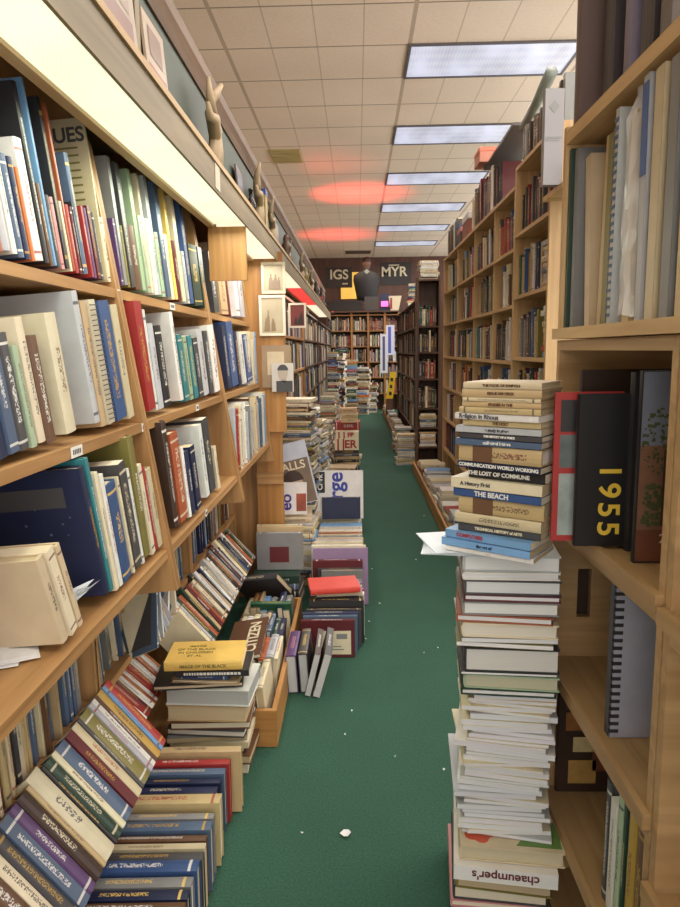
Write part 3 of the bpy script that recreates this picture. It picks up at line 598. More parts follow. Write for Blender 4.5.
# shelf 4: magazines and albums
shelf_run('L', -.618, S4, .75, 1.44, .285, 'on the fourth left shelf, behind the slanting books', SHEETS, lean=4, hmin=.22, tmin=.006, tmax=.018, D=(.18, .24), cat='magazine')
shelf_run('L', -.618, S4, 1.50, 2.34, .27, 'on the fourth left shelf, second bay', SHEETS, lean=9, hmin=.20, tmin=.006, tmax=.02, D=(.18, .24), cat='magazine')
shelf_run('L', -.618, S4, 2.42, 3.24, .27, 'on the fourth left shelf, third bay', MIX, lean=5, hmin=.19)
# shelf labels
for k, (px, z, wdt, c, lab) in enumerate(((76, S2, .045, 'white', 'white label on the second left shelf edge'), (143, S2, .022, 'white', 'red and white label beside the red album'), (172, S1, .05, 'white', 'white label on the top left shelf edge'), (118, S1, .016, 'white', 'tiny white label on the top left shelf edge'), (197, S2, .03, 'white', 'white label on the second left shelf, second bay'), (206, S3, .02, 'white', 'small white label on the third left shelf edge'))):
    X = xf_of(z); Y = y_of(px, X, z); t = empty('shelf_label', (X, Y, z-.018), lab, 'label', 'labels on the left shelf edges')
    part('card', boxm((X, Y-wdt/2, z-.019), (X+.0012, Y+wdt/2, z-.001)), plain('label_white', (226, 224, 216), .5), t)
    q = MB()
    for j in range(5): q.box((X+.0012, Y-wdt*.36+j*wdt*.15, z-.014), (X+.0015, Y-wdt*.27+j*wdt*.15, z-.006))
    part('printing', q, ink_mat('red' if k == 1 else 'charcoal'), t)
# loose papers on shelf 3 near
def sheet_stack(name, c, sx, sy, z, n, mt, label, yaw=0, cat='paper', group=None):
    q = MB(); r = random.Random(label)
    for k in range(n):
        a = math.radians(yaw+r.uniform(-14, 14)); M = Matrix.Translation((c[0]+r.uniform(-.01, .01), c[1]+r.uniform(-.01, .01), z+k*.0016)) @ Matrix.Rotation(a, 4, 'Z'); q.box((-sx/2, -sy/2, 0), (sx/2, sy/2, .0012), M=M)
    return solo(name, q, mt, (c[0], c[1], z), label, cat, group)
WP = plain('white_paper', (222, 222, 224), .7, var=.05); CP = plain('cream_paper', (214, 200, 164), .7, var=.08)
p = at(18, 655, Z=S3+.01); sheet_stack('paper_sheets', (-.60, .98), .17, .26, S3+.002, 5, WP, 'loose white sheets lying on the third left shelf at the left edge', 20)
q = MB(); r = random.Random(5)
cx, cy, cz = -.50, 1.02, S3+.012
for k in range(7):
    pts = [(cx+r.uniform(-.03, .02), cy+r.uniform(-.03, .03), cz+.002+abs(r.gauss(0, .014))) for _ in range(3)]
    q.quad([pts[0], (pts[0][0]+.04, pts[0][1]+.02, pts[0][2]+.02), (pts[1][0]+.05, pts[1][1]+.04, cz+.05), pts[1]])
q2 = solo('plastic_wrap', q, plain('clear_wrap', (200, 204, 210), .15, var=.1), (cx, cy, cz), 'crumpled clear wrap on the papers at the left edge', 'plastic wrap')

# ================================================================== LEFT FLOOR
# row A: old cloth volumes standing spine up on the floor
A = 'on the floor at the bottom left'
def rowA(lst):
    for (y, T, d, L, xr, cn, ex) in lst:
        a = math.radians(ex.pop('yaw', 2))
        book((xr, y, d), (0, -.06, -1), (-math.cos(a), -math.sin(a), 0), T, d, L, cn, A, zb=.002, **ex)
H_ = 'hard'
rowA([(1.715, .030, .175, .26, -.327, 'tan', dict(binding=H_)), (1.672, .026, .165, .25, -.350, 'red', dict(binding=H_)), (1.638, .030, .160, .24, -.357, 'slate blue', dict(binding=H_)), (1.604, .022, .155, .24, -.362, 'navy', dict(binding=H_)), (1.572, .030, .152, .24, -.366, 'navy', dict(binding=H_)),
      (1.520, .040, .165, .27, -.345, 'tan', dict(binding=H_)), (1.470, .022, .155, .25, -.352, 'grey', dict(binding=H_)), (1.437, .034, .155, .26, -.350, 'slate blue', dict(binding=H_)), (1.402, .020, .15, .25, -.355, 'brown', dict(binding=H_)), (1.376, .020, .148, .25, -.352, 'beige', dict(binding='paper')), (1.348, .026, .148, .25, -.350, 'charcoal', dict(binding=H_)),
      (1.312, .036, .155, .26, -.352, 'blue', dict(binding=H_)), (1.272, .030, .150, .25, -.356, 'grey', dict(binding=H_)), (1.238, .028, .150, .25, -.356, 'navy', dict(binding=H_)), (1.205, .030, .150, .25, -.356, 'brown', dict(binding=H_)), (1.170, .03, .150, .25, -.356, 'navy', dict(binding=H_)), (1.135, .03, .150, .25, -.356, 'maroon', dict(binding=H_))])
# row B: slanting books, spine up, leaning on the bookcase
B = 'slanting against the left bookcase, near row'
yy = .74
for T, cn, ex in [(.035, 'navy', {}), (.035, 'charcoal', {}), (.03, 'cream', {}), (.03, 'maroon', {}), (.035, 'navy', {}), (.04, 'brown', {}), (.028, 'cream', {}), (.030, 'charcoal', {}), (.032, 'slate blue', {}), (.030, 'purple', {'ink': 'white'}), (.034, 'dark brown', {}), (.012, 'tan', {}), (.045, 'cream', {'L': .215}), (.012, 'black', {}), (.030, 'dark green', {}), (.018, 'cream', {}), (.040, 'slate blue', {}), (.032, 'maroon', {}), (.030, 'beige', {}), (.012, 'charcoal', {}), (.045, 'olive', {}), (.016, 'pale grey', {}), (.018, 'white', {}), (.014, 'brown', {}), (.030, 'mustard', {}), (.014, 'light blue', {}), (.032, 'red', {})]:
    T *= 1.02; slant_book(yy+T/2, T, cn, B, **{'alpha': 50, 'L': .205, 'd': .13, **ex}); yy += T+.0005
print('rowB end', yy)
C_ = 'slanting against the left bookcase behind the yellow-topped pile'
slant_row(1.56, 2.03, 'slanting low behind the yellow-topped pile', {'red': 2, 'white': 2, 'terracotta': 2, 'cream': 1, 'maroon': 1}, t=(.012, .026), xe=-.60, ze=.235, alpha=44)
slant_row(2.06, 2.58, C_, MIX, t=(.014, .034))
slant_row(2.60, 2.98, 'slanting against the left bookcase, far row', MIX, t=(.014, .034))
# loose heap of magazines under shelf 4
for k in range(16):
    a = random.uniform(-.3, .3)
    book((-.515+random.uniform(-.015, .015), 1.60+k*.016, .52+.002*k), (-.75, .15+a, -.45), (-.45, .55+a, .62), .005, .10, .155, pick({'white': 2, 'charcoal': 2, 'slate blue': 1, 'cream': 1, 'pale grey': 2, 'tan': 1}), 'in the loose heap below the olive album', cat='magazine', binding='paper')
P0, P1 = at(-6, 874, Y=1.02), at(50, 797, Y=1.08)
def speckle(o, b):
    T, D, H = b['T'], b['D'], b['H']; r = random.Random(8)
    for sd in (-1, 1):
        q = MB()
        for k in range(26):
            y, z, w_ = r.uniform(.01, D-.02), r.uniform(.01, H-.02), r.uniform(.003, .008); x0, x1 = sorted((sd*(T/2+.0001), sd*(T/2+.0003+k*.00002))); q.box((x0, y, z), (x1, y+w_*1.6, z+w_))
        q.build('cover_print', ink_mat((150, 84, 92)), o)
book(P0, (-1, 0, -.12), P1-P0, .007, .16, (P1-P0).length, 'maroon', 'x', binding='paper', cat='magazine', hero=9, ink='maroon', front=speckle, label='maroon patterned magazine lying over the slanting books at the lower left corner')
# stack S1 with the yellow book
SY, SX = 1.86, -.455
z = .001
def S(T, d, l, cn, row, show='fore', yaw=0, dx=0, dy=0, **k):
    global z
    b = pile_book(SX+dx, SY+dy, z, T, d, l, math.radians(yaw), cn, row, show, **k); z += T+.0006; return b
P1 = 'in the pile topped by a yellow book'
for T, cn, dx, yw in ((.034, 'tan', 0, 2), (.03, 'brown', .01, -3), (.018, 'charcoal', -.01, 3), (.02, 'cream', .005, 0), (.016, 'grey', .0, 5), (.022, 'charcoal', -.005, -4), (.024, 'brown', .01, 2), (.05, 'tan', .0, -2)): S(T, .17, .235, cn, P1, 'fore', yw, dx)
S(.052, .18, .25, 'white', P1, 'fore', -3, .005, hero=1, label='thick white hardback with grey page edges in the yellow-topped pile', pcol=(170, 170, 168))
S(.016, .17, .26, 'black', P1, 'fore', 6, -.02)
S(.010, .14, .20, 'tan', P1, 'fore', -4, .0)
S(.016, .11, .15, 'blue', P1, 'spine', -3, -.005, .005)
def whitebar(o, b):
    T, D, H = b['T'], b['D'], b['H']; q = MB(); r = random.Random(4); y = H*.12
    while y < H*.88:
        wv = r.uniform(.004, .009); q.box((-T*.22, -.0007, y), (T*.22, -.0001, y+wv)); y += wv+.0025
    q.build('spine_title', ink_mat('white'), o)
S(.018, .13, .215, 'black', P1, 'spine', 2, .025, -.01, front=whitebar, binding='paper', label='black paperback with white spine title just beneath the yellow book')
def yellow_front(o, b):
    T, D, H = b['T'], b['D'], b['H']
    # upper face is the -T or +T side: pick the one facing up
    up = 1 if (o.matrix_world.to_3x3() @ Vector((1, 0, 0))).z > 0 else -1
    xs = up*(T/2+.0004)
    for k, s in enumerate(('IMAGE', 'OF THE BLACK', 'IN CHILDREN', 'ET AL')):
        text_mesh(s, .017, ink_mat('olive'), 'title_lettering', o, frame((xs, D*.75-k*.022, H*.36), (0, 0, 1), (0, 1, 0)), bold=.0004)
    text_mesh('IMAGE OF THE BLACK', T*.5, ink_mat('olive'), 'spine_title', o, frame((0, -.0005, H*.5), (0, 0, 1), (up, 0, 0)), bold=.0004)
S(.028, .145, .225, 'yellow', P1, 'spine', 3, .0, -.012, front=yellow_front, ink='yellow', hero=9, binding='hard', label='bright yellow hardback lying on top of the pile at lower left')
print('pile top', z)
# wooden trough 1
def trough(x0, x1, y0, y1, h, label, mt, t_=.016, open_end=False, brd=1):
    t = empty('wooden_trough', ((x0+x1)/2, y0, 0), label, 'trough')
    part('side_board', boxm((x0, y0+t_, .002), (x0+t_, y1, h)), mt[1], t); part('side_board', boxm((x1-t_, y0+t_, .002), (x1, y1, h)), mt[1], t)
    part('end_board', boxm((x0, y0, .002), (x1, y0+t_, h)), mt[0], t); part('end_board', boxm((x0+t_, y1-t_, .002), (x1-t_, y1, h)), mt[0], t)
    part('bottom_board', boxm((x0+t_, y0+t_, .002), (x1-t_, y1-t_, .014)), mt[1], t); return t
trough(-.505, -.265, 2.0, 3.0, .125, 'honey-coloured wooden trough of books on the left floor behind the yellow-topped pile', REDW)
for k, y in enumerate((2.02, 2.24, 2.46, 2.70)):
    tail_row(-.485, -.285, y, .0145, (.15, .18), (.17, .205), 'spine up in the left wooden trough, %s rank' % ['first', 'second', 'third', 'fourth', 'last'][k], MIX, lean=random.choice((-5, 4, 6, -3)))
def citizen(o, b):
    T, D, H = b['T'], b['D'], b['H']; up = 1 if (o.matrix_world.to_3x3() @ Vector((1, 0, 0))).z > 0 else -1
    text_mesh('CITIZEN', .052, ink_mat('cream'), 'title_lettering', o, frame((up*(T/2+.0004), D*.45, H*.5), (0, 0, -up), (0, -1, 0)), bold=.0012)
# CITIZEN magazine lying over the trough
bk = book((-.335, 2.16, .235), (-.96, 0, -.16), (0.06, 1, .10), .012, .13, .27, 'brown', 'on the trough', binding='paper', hero=9, front=None, cat='magazine', label='brown magazine titled CITIZEN lying on the books in the left trough')
def citizen2(o, b):
    T, D, H = b['T'], b['D'], b['H']; up = 1 if (o.matrix_world.to_3x3() @ Vector((1, 0, 0))).z > 0 else -1
    text_mesh('CITIZEN', .058, ink_mat('cream'), 'title_lettering', o, frame((up*(T/2+.0004), .040, H*.5), (0, 0, 1), (0, -up, 0)), bold=.0012, sx=1.0)
bk['front'] = citizen2
book((-.455, 2.72, .21), (0, .25, -1), (1, .0, 0), .022, .11, .17, 'green', 'standing across the trough', binding='hard', hero=9, label='green hardback propped upright across the books in the left trough')
book((-.36, 2.86, .28), (.35, .6, -.7), (-.8, .3, -.2), .03, .16, .23, 'charcoal', 'standing across the trough', binding='hard', hero=9, label='dark hardback tilted on the far end of the left trough, grey label on it')
# group G1: four books, spines up, feet to the viewer
def plainrow(x, y, T, d, L, cn, lean, row, **k): return book((x, y, d), (math.sin(math.radians(lean)), 0, -math.cos(math.radians(lean))), (0, 1, 0), T, d, L, cn, row, zb=.001, **k)
G = 'in the group of four on the carpet beside the trough'
GP = (196, 198, 200)
plainrow(-.253, 2.34, .038, .15, .22, 'purple', 3, G, binding=H_, hero=3, pcol=GP, ink='pink', label='fat book with a green-topped purple spine, leftmost of four on the carpet')
plainrow(-.210, 2.345, .034, .155, .23, 'charcoal', 3, G, binding=H_, hero=3, pcol=GP, ink='yellow', label='dark book with yellow spine title, second of four on the carpet')
plainrow(-.152, 2.32, .022, .165, .23, 'dark brown', -14, G, binding='paper', hero=3, pcol=GP, label='thin leaning dark-brown paperback, third of four on the carpet')
def photo_cover(o, b):
    T, D, H = b['T'], b['D'], b['H']; sd = -1
    for sd in (-1, 1):
        q = MB(); q.box((sd*(T/2+.0001), .01, .02), (sd*(T/2+.0007), D-.02, H-.04)); q.build('cover_photo', plain('sepia_cover', (116, 92, 70), .45, var=.6, scale=26), o)
        q = MB()
        for k in range(15): q.box((sd*(T/2+.0001), D-.012, .008+k*.015), (sd*(T/2+.0009), D-.004, .016+k*.015))
        q.build('edge_dots', ink_mat('white'), o)
plainrow(-.113, 2.31, .026, .17, .24, 'charcoal', -16, G, binding='paper', hero=3, pcol=GP, front=photo_cover, label='leaning paperback with sepia photo cover, rightmost of four on the carpet')
# group G2: file-card rank right of the trough
G = 'in the rank beside the aisle behind the four leaning books'
def panel_front(colr, x0, x1, z0, z1, extra=None):
    def f(o, b):
        T, D, H = b['T'], b['D'], b['H']
        s = 1 if (o.matrix_world.to_3x3() @ Vector((1, 0, 0))).y < 0 else -1
        q = MB(); a, c = sorted((s*(T/2+.0001), s*(T/2+.0007))); q.box((a, D*(1-z1), H*(1-x1)), (c, D*(1-z0), H*(1-x0))); q.build('cover_panel', ink_mat(colr), o)
        if extra:
            q = MB(); a, c = sorted((s*(T/2+.0007), s*(T/2+.0012)))
            for (u0, v0, u1, v1) in extra[1]: q.box((a, D*(1-v1), H*(1-u1)), (c, D*(1-v0), H*(1-u0)))
            q.build('cover_print', ink_mat(extra[0]), o)
    return f
def g2(y, T, d, L, xr, cn, **k):
    yw = math.radians(k.pop('yaw', 1)); ln = k.pop('lean', 3)
    return book((xr, y, d), (0, -math.sin(math.radians(ln)), -math.cos(math.radians(ln))), (-math.cos(yw), -math.sin(yw), 0), T, d, L, cn, k.pop('row', G), zb=k.pop('zb', .001), **k)
g2(2.66, .024, .155, .22, -.020, 'maroon', hero=4, binding='paper', front=panel_front('cream', .38, .93, .08, .72, ('grey', [(.66, .5, .86, .64), (.5, .2, .8, .23), (.5, .28, .75, .31)])), label='dark-framed book with a cream panel on its cover, front of the aisle rank')
g2(2.692, .024, .16, .225, -.008, 'slate blue'); g2(2.725, .026, .163, .235, -.004, 'navy'); g2(2.757, .02, .165, .23, .008, 'charcoal')
g2(2.80, .032, .19, .235, .020, 'black', binding=H_); g2(2.845, .030, .185, .23, .018, 'charcoal', binding=H_)
g2(2.885, .032, .19, .235, .022, 'white'); g2(2.922, .024, .19, .24, .020, 'red', binding='paper'); g2(2.952, .02, .185, .23, .018, 'pale grey')
y = 2.98
for cn in ('navy', 'cream', 'brown', 'lilac', 'grey'): g2(y, .022, .18, .225, .014, cn); y += .025
y = 3.12
z = .205
def top(x, y, zz, T, d, l, yaw, cn, **k): return pile_book(x, y, zz, T, d, l, math.radians(yaw), cn, 'lying on the aisle rank', k.pop('show', 'spine'), **k)
top(-.085, 2.82, .196, .020, .15, .20, 6, 'lilac', show='fore', label='lilac book lying just under the bright red one')
top(-.10, 2.79, .2175, .026, .155, .215, 9, 'bright red', ink='bright red', hero=9, binding='hard', label='bright red hardback lying on top of the rank beside the aisle')
# purple-edged sleeve and what follows
G = 'in the rank beside the aisle, middle stretch'
y = 3.16
for T, d, L, xr, cn, ex in ((.028, .20, .20, .02, 'grey', {}), (.026, .20, .22, .02, 'charcoal', {}), (.030, .235, .245, .018, 'maroon', {'binding': 'hard'}), (.014, .285, .27, .045, 'lilac', {'binding': 'hard', 'hero': 2, 'label': 'big lilac-bordered sleeve standing in the rank beside the aisle'}), (.03, .27, .26, .03, 'pale grey', {}), (.018, .285, .26, .035, 'cream', {'hero': 2}), (.030, .27, .25, .03, 'brown', {}), (.03, .27, .26, .02, 'white', {}), (.024, .28, .25, .02, 'cream', {}), (.03, .28, .24, .02, 'pale grey', {}), (.028, .28, .25, .025, 'tan', {})):
    g2(y, T, d, L, xr, cn, row=G, **ex); y += T+.002
while y < 3.9: g2(y, .03, .255, .24, .02, pick(PALE), row=G); y += .034
for yy_ in (3.50,): stack(-.345, yy_, .001, .36, .22, .2, 'below the magazine with the fiery photo', PALE, jx=.003)
print('rank y', y)
# George / navy sleeve group
def george(o, b):
    T, D, H = b['T'], b['D'], b['H']
    s = 1 if (o.matrix_world.to_3x3() @ Vector((1, 0, 0))).y < 0 else -1
    xs = s*(T/2+.0006)
    # local H runs to world -X, local D to world -Z ; magazine turned on its side
    text_mesh('orge', .125, ink_mat((44, 58, 150)), 'title_lettering', o, frame((xs, D*.44, H*.44), (0, -1, 0), (0, 0, -1) if s > 0 else (0, 0, 1)), bold=.003)
    q = MB(); a, c = sorted((s*(T/2+.0001), s*(T/2+.0006))); q.box((a, D*.02, H*.62), (c, D*.46, H*.90)); q.build('black_block', ink_mat('black'), o)
    for k, tx in enumerate(('Circuit', 'Clerk')):
        text_mesh(tx, .040, ink_mat('white'), 'block_lettering', o, frame((s*(T/2+.001), D*.24, H*(.825-.13*k)), (0, -1, 0), (0, 0, -1) if s > 0 else (0, 0, 1)), bold=.0015)
gy = 3.98
g2(gy-.045, .02, .13, .225, .012, 'navy', row=G, hero=2, zb=.262, label='navy folder standing in front of the turned magazine')
g2(gy-.018, .010, .285, .365, .03, 'white', row='x', hero=9, cat='magazine', front=george, binding='paper', ink='white', lean=5, zb=.262, label='white magazine with big blue letters turned on its side beside the aisle')
def orgeleft(o, b):
    T, D, H = b['T'], b['D'], b['H']; s = 1 if (o.matrix_world.to_3x3() @ Vector((1, 0, 0))).y < 0 else -1
    text_mesh('eo', .085, ink_mat((60, 50, 140)), 'title_lettering', o, frame((s*(T/2+.0006), D*.62, H*.55), (0, -1, 0), (0, 0, -1) if s > 0 else (0, 0, 1)), bold=.002)
    q = MB(); a, c = sorted((s*(T/2+.0001), s*(T/2+.0006))); q.box((a, D*.35, H*.02), (c, D*.9, H*.28)); q.build('cover_photo', plain('fire_photo', (150, 70, 50), .5, var=.7, scale=20), o)
g2(3.545, .010, .17, .20, -.272, 'white', row='x', zb=.39, hero=9, cat='magazine', front=orgeleft, binding='paper', ink='white', lean=8, label='white magazine with blue letters and a fiery photo, left of the turned one')
def wall(o, b):
    T, D, H = b['T'], b['D'], b['H']; a, c = T/2+.0001, T/2+.0006
    boxm((a, D*.03, H*.01), (c, D*.97, H*.72)).build('cover_photo', plain('brown_photo', (112, 92, 76), .4, var=.35, scale=12), o)
    text_mesh('WALLS', .062, ink_mat('cream'), 'title_lettering', o, frame((T/2+.001, D*.5, H*.62), (0, 1, 0), (0, 0, 1)), bold=.001)
    q = MB(); q.prism([(D*.55+.052*math.cos(t), H*.33+.068*math.sin(t)) for t in [k*math.pi/8 for k in range(16)]], T/2+.0007, T/2+.0012, axis=0); q.build('portrait', ink_mat((186, 160, 138)), o)
    q = MB(); q.prism([(D*.55+.060*math.cos(t), H*.38+.062*math.sin(t)) for t in [k*math.pi/8 for k in range(9)]], T/2+.0012, T/2+.0016, axis=0); q.build('hair', ink_mat('dark brown'), o)
book((-.455, 3.60, .44), (1, 0, .24), (-.24, .22, 1), .010, .25, .34, 'lilac', 'x', zb=.39, binding='paper', cat='magazine', hero=9, ink='lilac', front=wall, label='large brown portrait magazine in a clear sleeve, left of the turned one', pcol='pale grey')
BOOKS[-1]['col'] = lin((186, 190, 205))
R = 'beyond the turned magazine'
card_row(4.02, 4.16, -.0, .001, (.24, .27), (.24, .28), 'behind the turned magazine', PALE, lean=2)
card_row(4.45, 4.9, .0, .001, (.24, .30), (.24, .30), 'in the far rank beside the aisle', {'cream': 3, 'dark green': 2, 'white': 3, 'charcoal': 1, 'tan': 2, 'pale green': 1}, lean=4)

t = empty('wooden_stand', (-.44, 3.31, 0), 'light wooden stand under the picture post', 'stand')
part('panel', boxm((-.50, 3.31, .002), (-.37, 3.325, .84)), REDW[2], t); part('panel', boxm((-.385, 3.325, .002), (-.37, 3.33, .84)), REDW[2], t)
part('top', boxm((-.51, 3.308, .84), (-.362, 3.332, .857)), REDW[0], t); part('cleat', boxm((-.50, 3.30, .60), (-.37, 3.3095, .66)), OAK[0], t)
zs_ = stack(-.385, 3.04, .001, .19, .23, .2, 'in the low pile behind the wooden trough', DARK, t=(.03, .045), jx=.004)
def mlabel(o, b): T, D, H = b['T'], b['D'], b['H']; boxm((-T/2-.0008, D*.38, H*.30), (-T/2-.0001, D*.80, H*.72)).build('cover_label', ink_mat('maroon'), o)
g2(3.235, .026, .20, .22, -.275, 'beige', row='x', zb=zs_, binding='hard', label='beige hardback standing behind the one with a maroon label')
g2(3.20, .024, .20, .22, -.27, 'tan', row='x', zb=zs_, binding='hard', label='tan hardback standing right behind the maroon-labelled one')
g2(3.165, .03, .18, .22, -.268, 'grey', row='x', zb=zs_, binding='hard', hero=3, front=mlabel, label='grey hardback with a maroon cover label behind the left trough')
Y0_ = 5.0
def letters(tx, colr, size=.07):
    def f(o, b):
        s = text_mesh(tx, size, ink_mat(colr), 'spine_lettering', o, frame((0, -.0012, b['H']*.5), (0, 0, 1), (1, 0, 0)), bold=.002)
    return f
# floor stacks from 5 m to the back wall
zz = stack(-.12, 4.98, .001, .20, .26, .2, 'in the floor pile below the red-striped boxes', PALE)
t = empty('striped_box', (-.09, 5.4, zz), 'low cream box with big red block letters beside the aisle', 'box', 'cream and red boxes')
def strip_box(x0, x1, y0, y1, z0, h, label, tx):
    t = empty('striped_box', ((x0+x1)/2, (y0+y1)/2, z0), label, 'box', 'cream and red striped boxes')
    part('carton', boxm((x0, y0, z0), (x1, y1, z0+h)), ink_mat('cream'), t)
    q = MB(); wv = (x1-x0)/9
    for k in (1, 3): q.box((x0+wv*k, y0-.001, z0), (x0+wv*(k+.6), y0, z0+h))
    part('stripe', q, ink_mat('red'), t)
    text_mesh(tx, h*.95, ink_mat('red'), 'lettering', t, frame(((x0+x1)/2+wv*1.4-t.location.x, y0-.0015-t.location.y, h*.5), (1, 0, 0), (0, 0, 1)), bold=.003)
bpy.data.objects.remove(t)
strip_box(-.21, .01, 6.15, 6.35, .345, .105, 'lower cream box with red stripes and letters beside the aisle', 'ER')
strip_box(-.20, .01, 6.16, 6.35, .4505, .062, 'upper thinner cream box with red stripes and letters beside the aisle', 'FB')
ztop = stack(-.10, 6.15, .001, .31, .25, .19, 'under the striped boxes', DARK, t=(.02, .03), jx=.0)
stack(-.10, 6.15, ztop, .3445-ztop-.03, .25, .19, 'under the striped boxes', DARK, t=(.03, .031), jx=.0) if .3445-ztop > .03 else None
book((-.21, 6.30, .55), (0, 1, 0), (1, 0, 0), .075, .2, .235, 'red', 'top of the striped boxes', binding='hard', hero=9, zb=.5135, label='thick red hardback lying on the striped boxes')
stack(-.08, 6.22, .590, .10, .17, .15, 'on the red hardback above the striped boxes', {'tan': 1}, t=(.03, .05))
for k in range(34):
    y = 5.25+k*.3
    if y > 11.8: break
    xr = -.02+.02*math.sin(k*1.7)
    for j, xx in enumerate((-.13, -.40)):
        if j == 0 and 5.9 < y < 6.6: continue
        L = random.uniform(.2, .26); h = random.uniform(.08, .30) if j == 0 else random.uniform(.25, .62)
        if j == 1 and y < 6: h += .2
        stack(xr+xx, y+random.uniform(-.02, .02), .001, h, L, .19, 'in the left floor piles, %s file, %s stretch' % (('aisle', 'back')[j], 'near' if y < 7 else 'middle' if y < 10 else 'far'), PALE if random.random() < .7 else MIX, yaw=random.uniform(-12, 12), show=random.choice(('spine', 'fore', 'tail') if False else ('spine', 'fore')), t=(.01, .03))
# tall magazine piles at the foot of the picture post
for x, y, h, cn in ((-.36, 3.75, .98, SHEETS), (-.34, 4.05, .90, PALE), (-.34, 4.4, .78, PALE), (-.34, 4.75, .66, PALE), (-.34, 5.05, .62, PALE)):
    stack(x, y, .001, h, .22, .2, 'in the piles at the foot of the picture post', cn, t=(.006, .02), yaw=random.uniform(-8, 8))
# left bookcases beyond the picture post
def simple_case(x0, x1, y0, y1, zs, top, mt, label, divs=(), side='L', back=True, thick=.018, group=None):
    """open front on x1 (side L) or x0 (side R)"""
    t = empty('bookcase', ((x0+x1)/2, (y0+y1)/2, 0), label, 'bookcase', group)
    for y in (y0, y1-thick): part('side_panel', boxm((x0, y, 0), (x1, y+thick, top)), mt[2], t)
    for dv in divs: part('divider', boxm((x0+.01, dv-thick/2, 0), (x1-.002 if side == 'L' else x1-.01, dv+thick/2, top-thick)), mt[2], t)
    for zz in zs: part('shelf', boxm((x0+.001, y0+thick, zz-thick), (x1-.001, y1-thick, zz)), mt[1], t)
    part('top_board', boxm((x0, y0+thick, top-thick), (x1, y1-thick, top)), mt[1], t)
    if back:
        if side == 'L': part('back_panel', boxm((x0-.01, y0, 0), (x0, y1, top)), mt[2], t)
        else: part('back_panel', boxm((x1, y0, 0), (x1+.01, y1, top)), mt[2], t)
    return t
zsL = (.55, .82, 1.09, 1.36)
for i, (a, b) in enumerate(((3.34, 4.8), (4.84, 6.6), (6.64, 8.9), (8.94, 11.4), (11.44, 13.6))):
    simple_case(-.86, -.50, a, b, zsL, 1.64, OAK if i < 2 else DARKW, ['oak bookcase just beyond the picture post on the left', 'oak bookcase under the red light box on the left', 'dark bookcase past the red light box on the left', 'dark bookcase far down the left side', 'farthest dark bookcase on the left side'][i], side='L')
    for k, zz in enumerate(zsL): shelf_run('L', -.505, zz, a+.03, b-.03, .24, 'on the %s shelf of the left case %s' % (['lowest', 'second', 'third', 'top'][k], ['beyond the picture post', 'under the red light', 'past the red light', 'far down', 'at the end'][i]), MIX, lean=random.choice((-4, 3, 5)), hmin=.16)
# poster and portrait magazine at the post foot
def poster(name, x0, x1, z0, z1, y, base, prints, label, cat='poster', tilt=0, th=.004, grp=None):
    t = empty(name, ((x0+x1)/2, y, z0), label, cat, grp); q = MB()
    def P(x, z, o): return Vector((x, y+o+(z-z0)*tilt, z))
    def panel(a, c, b, d, o0, o1):
        q = MB(); A = [P(a, c, o0), P(b, c, o0), P(b, d, o0), P(a, d, o0)]; B2 = [P(a, c, o1), P(b, c, o1), P(b, d, o1), P(a, d, o1)]
        q.quad(A); q.quad(B2[::-1])
        for i in range(4): j = (i+1) % 4; q.quad([A[j], A[i], B2[i], B2[j]])
        return q
    part('board', panel(x0, z0, x1, z1, 0, th), base, t)
    for (u0, v0, u1, v1), mt, nm in prints: part(nm, panel(x0+(x1-x0)*u0, z0+(z1-z0)*v0, x0+(x1-x0)*u1, z0+(z1-z0)*v1, -.0012, -.0001), mt, t)
    return t
a = pxrect(262, 345, 289, 388, 3.26)
poster('poster', a[0], a[1], a[2], a[3], 3.278, plain('poster_brown', (150, 126, 100), .5, var=.3, scale=14), [((.2, .3, .8, .85), plain('poster_figure', (196, 178, 150), .5, var=.3, scale=18), 'print')], 'brown vintage poster hanging below the framed pictures', tilt=0)
a = pxrect(272, 363, 293, 392, 3.26)
tm = poster('magazine', a[0], a[1], a[2], a[3], 3.268, ink_mat((196, 190, 182)), [((.2, .0, .95, .38), ink_mat('charcoal'), 'suit_print'), ((.44, .34, .66, .5), ink_mat((160, 146, 132)), 'neck_print')], 'grey magazine cover with a portrait of a man in a suit, by the post', 'magazine')
cx, cz = (a[0]+a[1])/2+.002, a[2]+(a[3]-a[2])*.66
q = MB(); q.prism([(cx+.024*math.cos(k*math.pi/8), cz+.034*math.sin(k*math.pi/8)) for k in range(16)], 3.2655, 3.2672, axis=1); part('portrait_print', q, ink_mat((176, 162, 148)), tm)
q = MB(); q.prism([(cx+.026*math.cos(k*math.pi/8), cz+.012+.028*math.sin(k*math.pi/8)) for k in range(9)], 3.2648, 3.2656, axis=1); part('hair_print', q, ink_mat('charcoal'), tm)
a = pxrect(289, 303, 306, 328, 4.3)
picture(a[0], a[1], a[2], a[3], 4.3, [(110, 44, 40), (44, 34, 32)], 'portrait print on a dark red ground in a white frame, left side', framec=(206, 198, 180), name='framed_print')

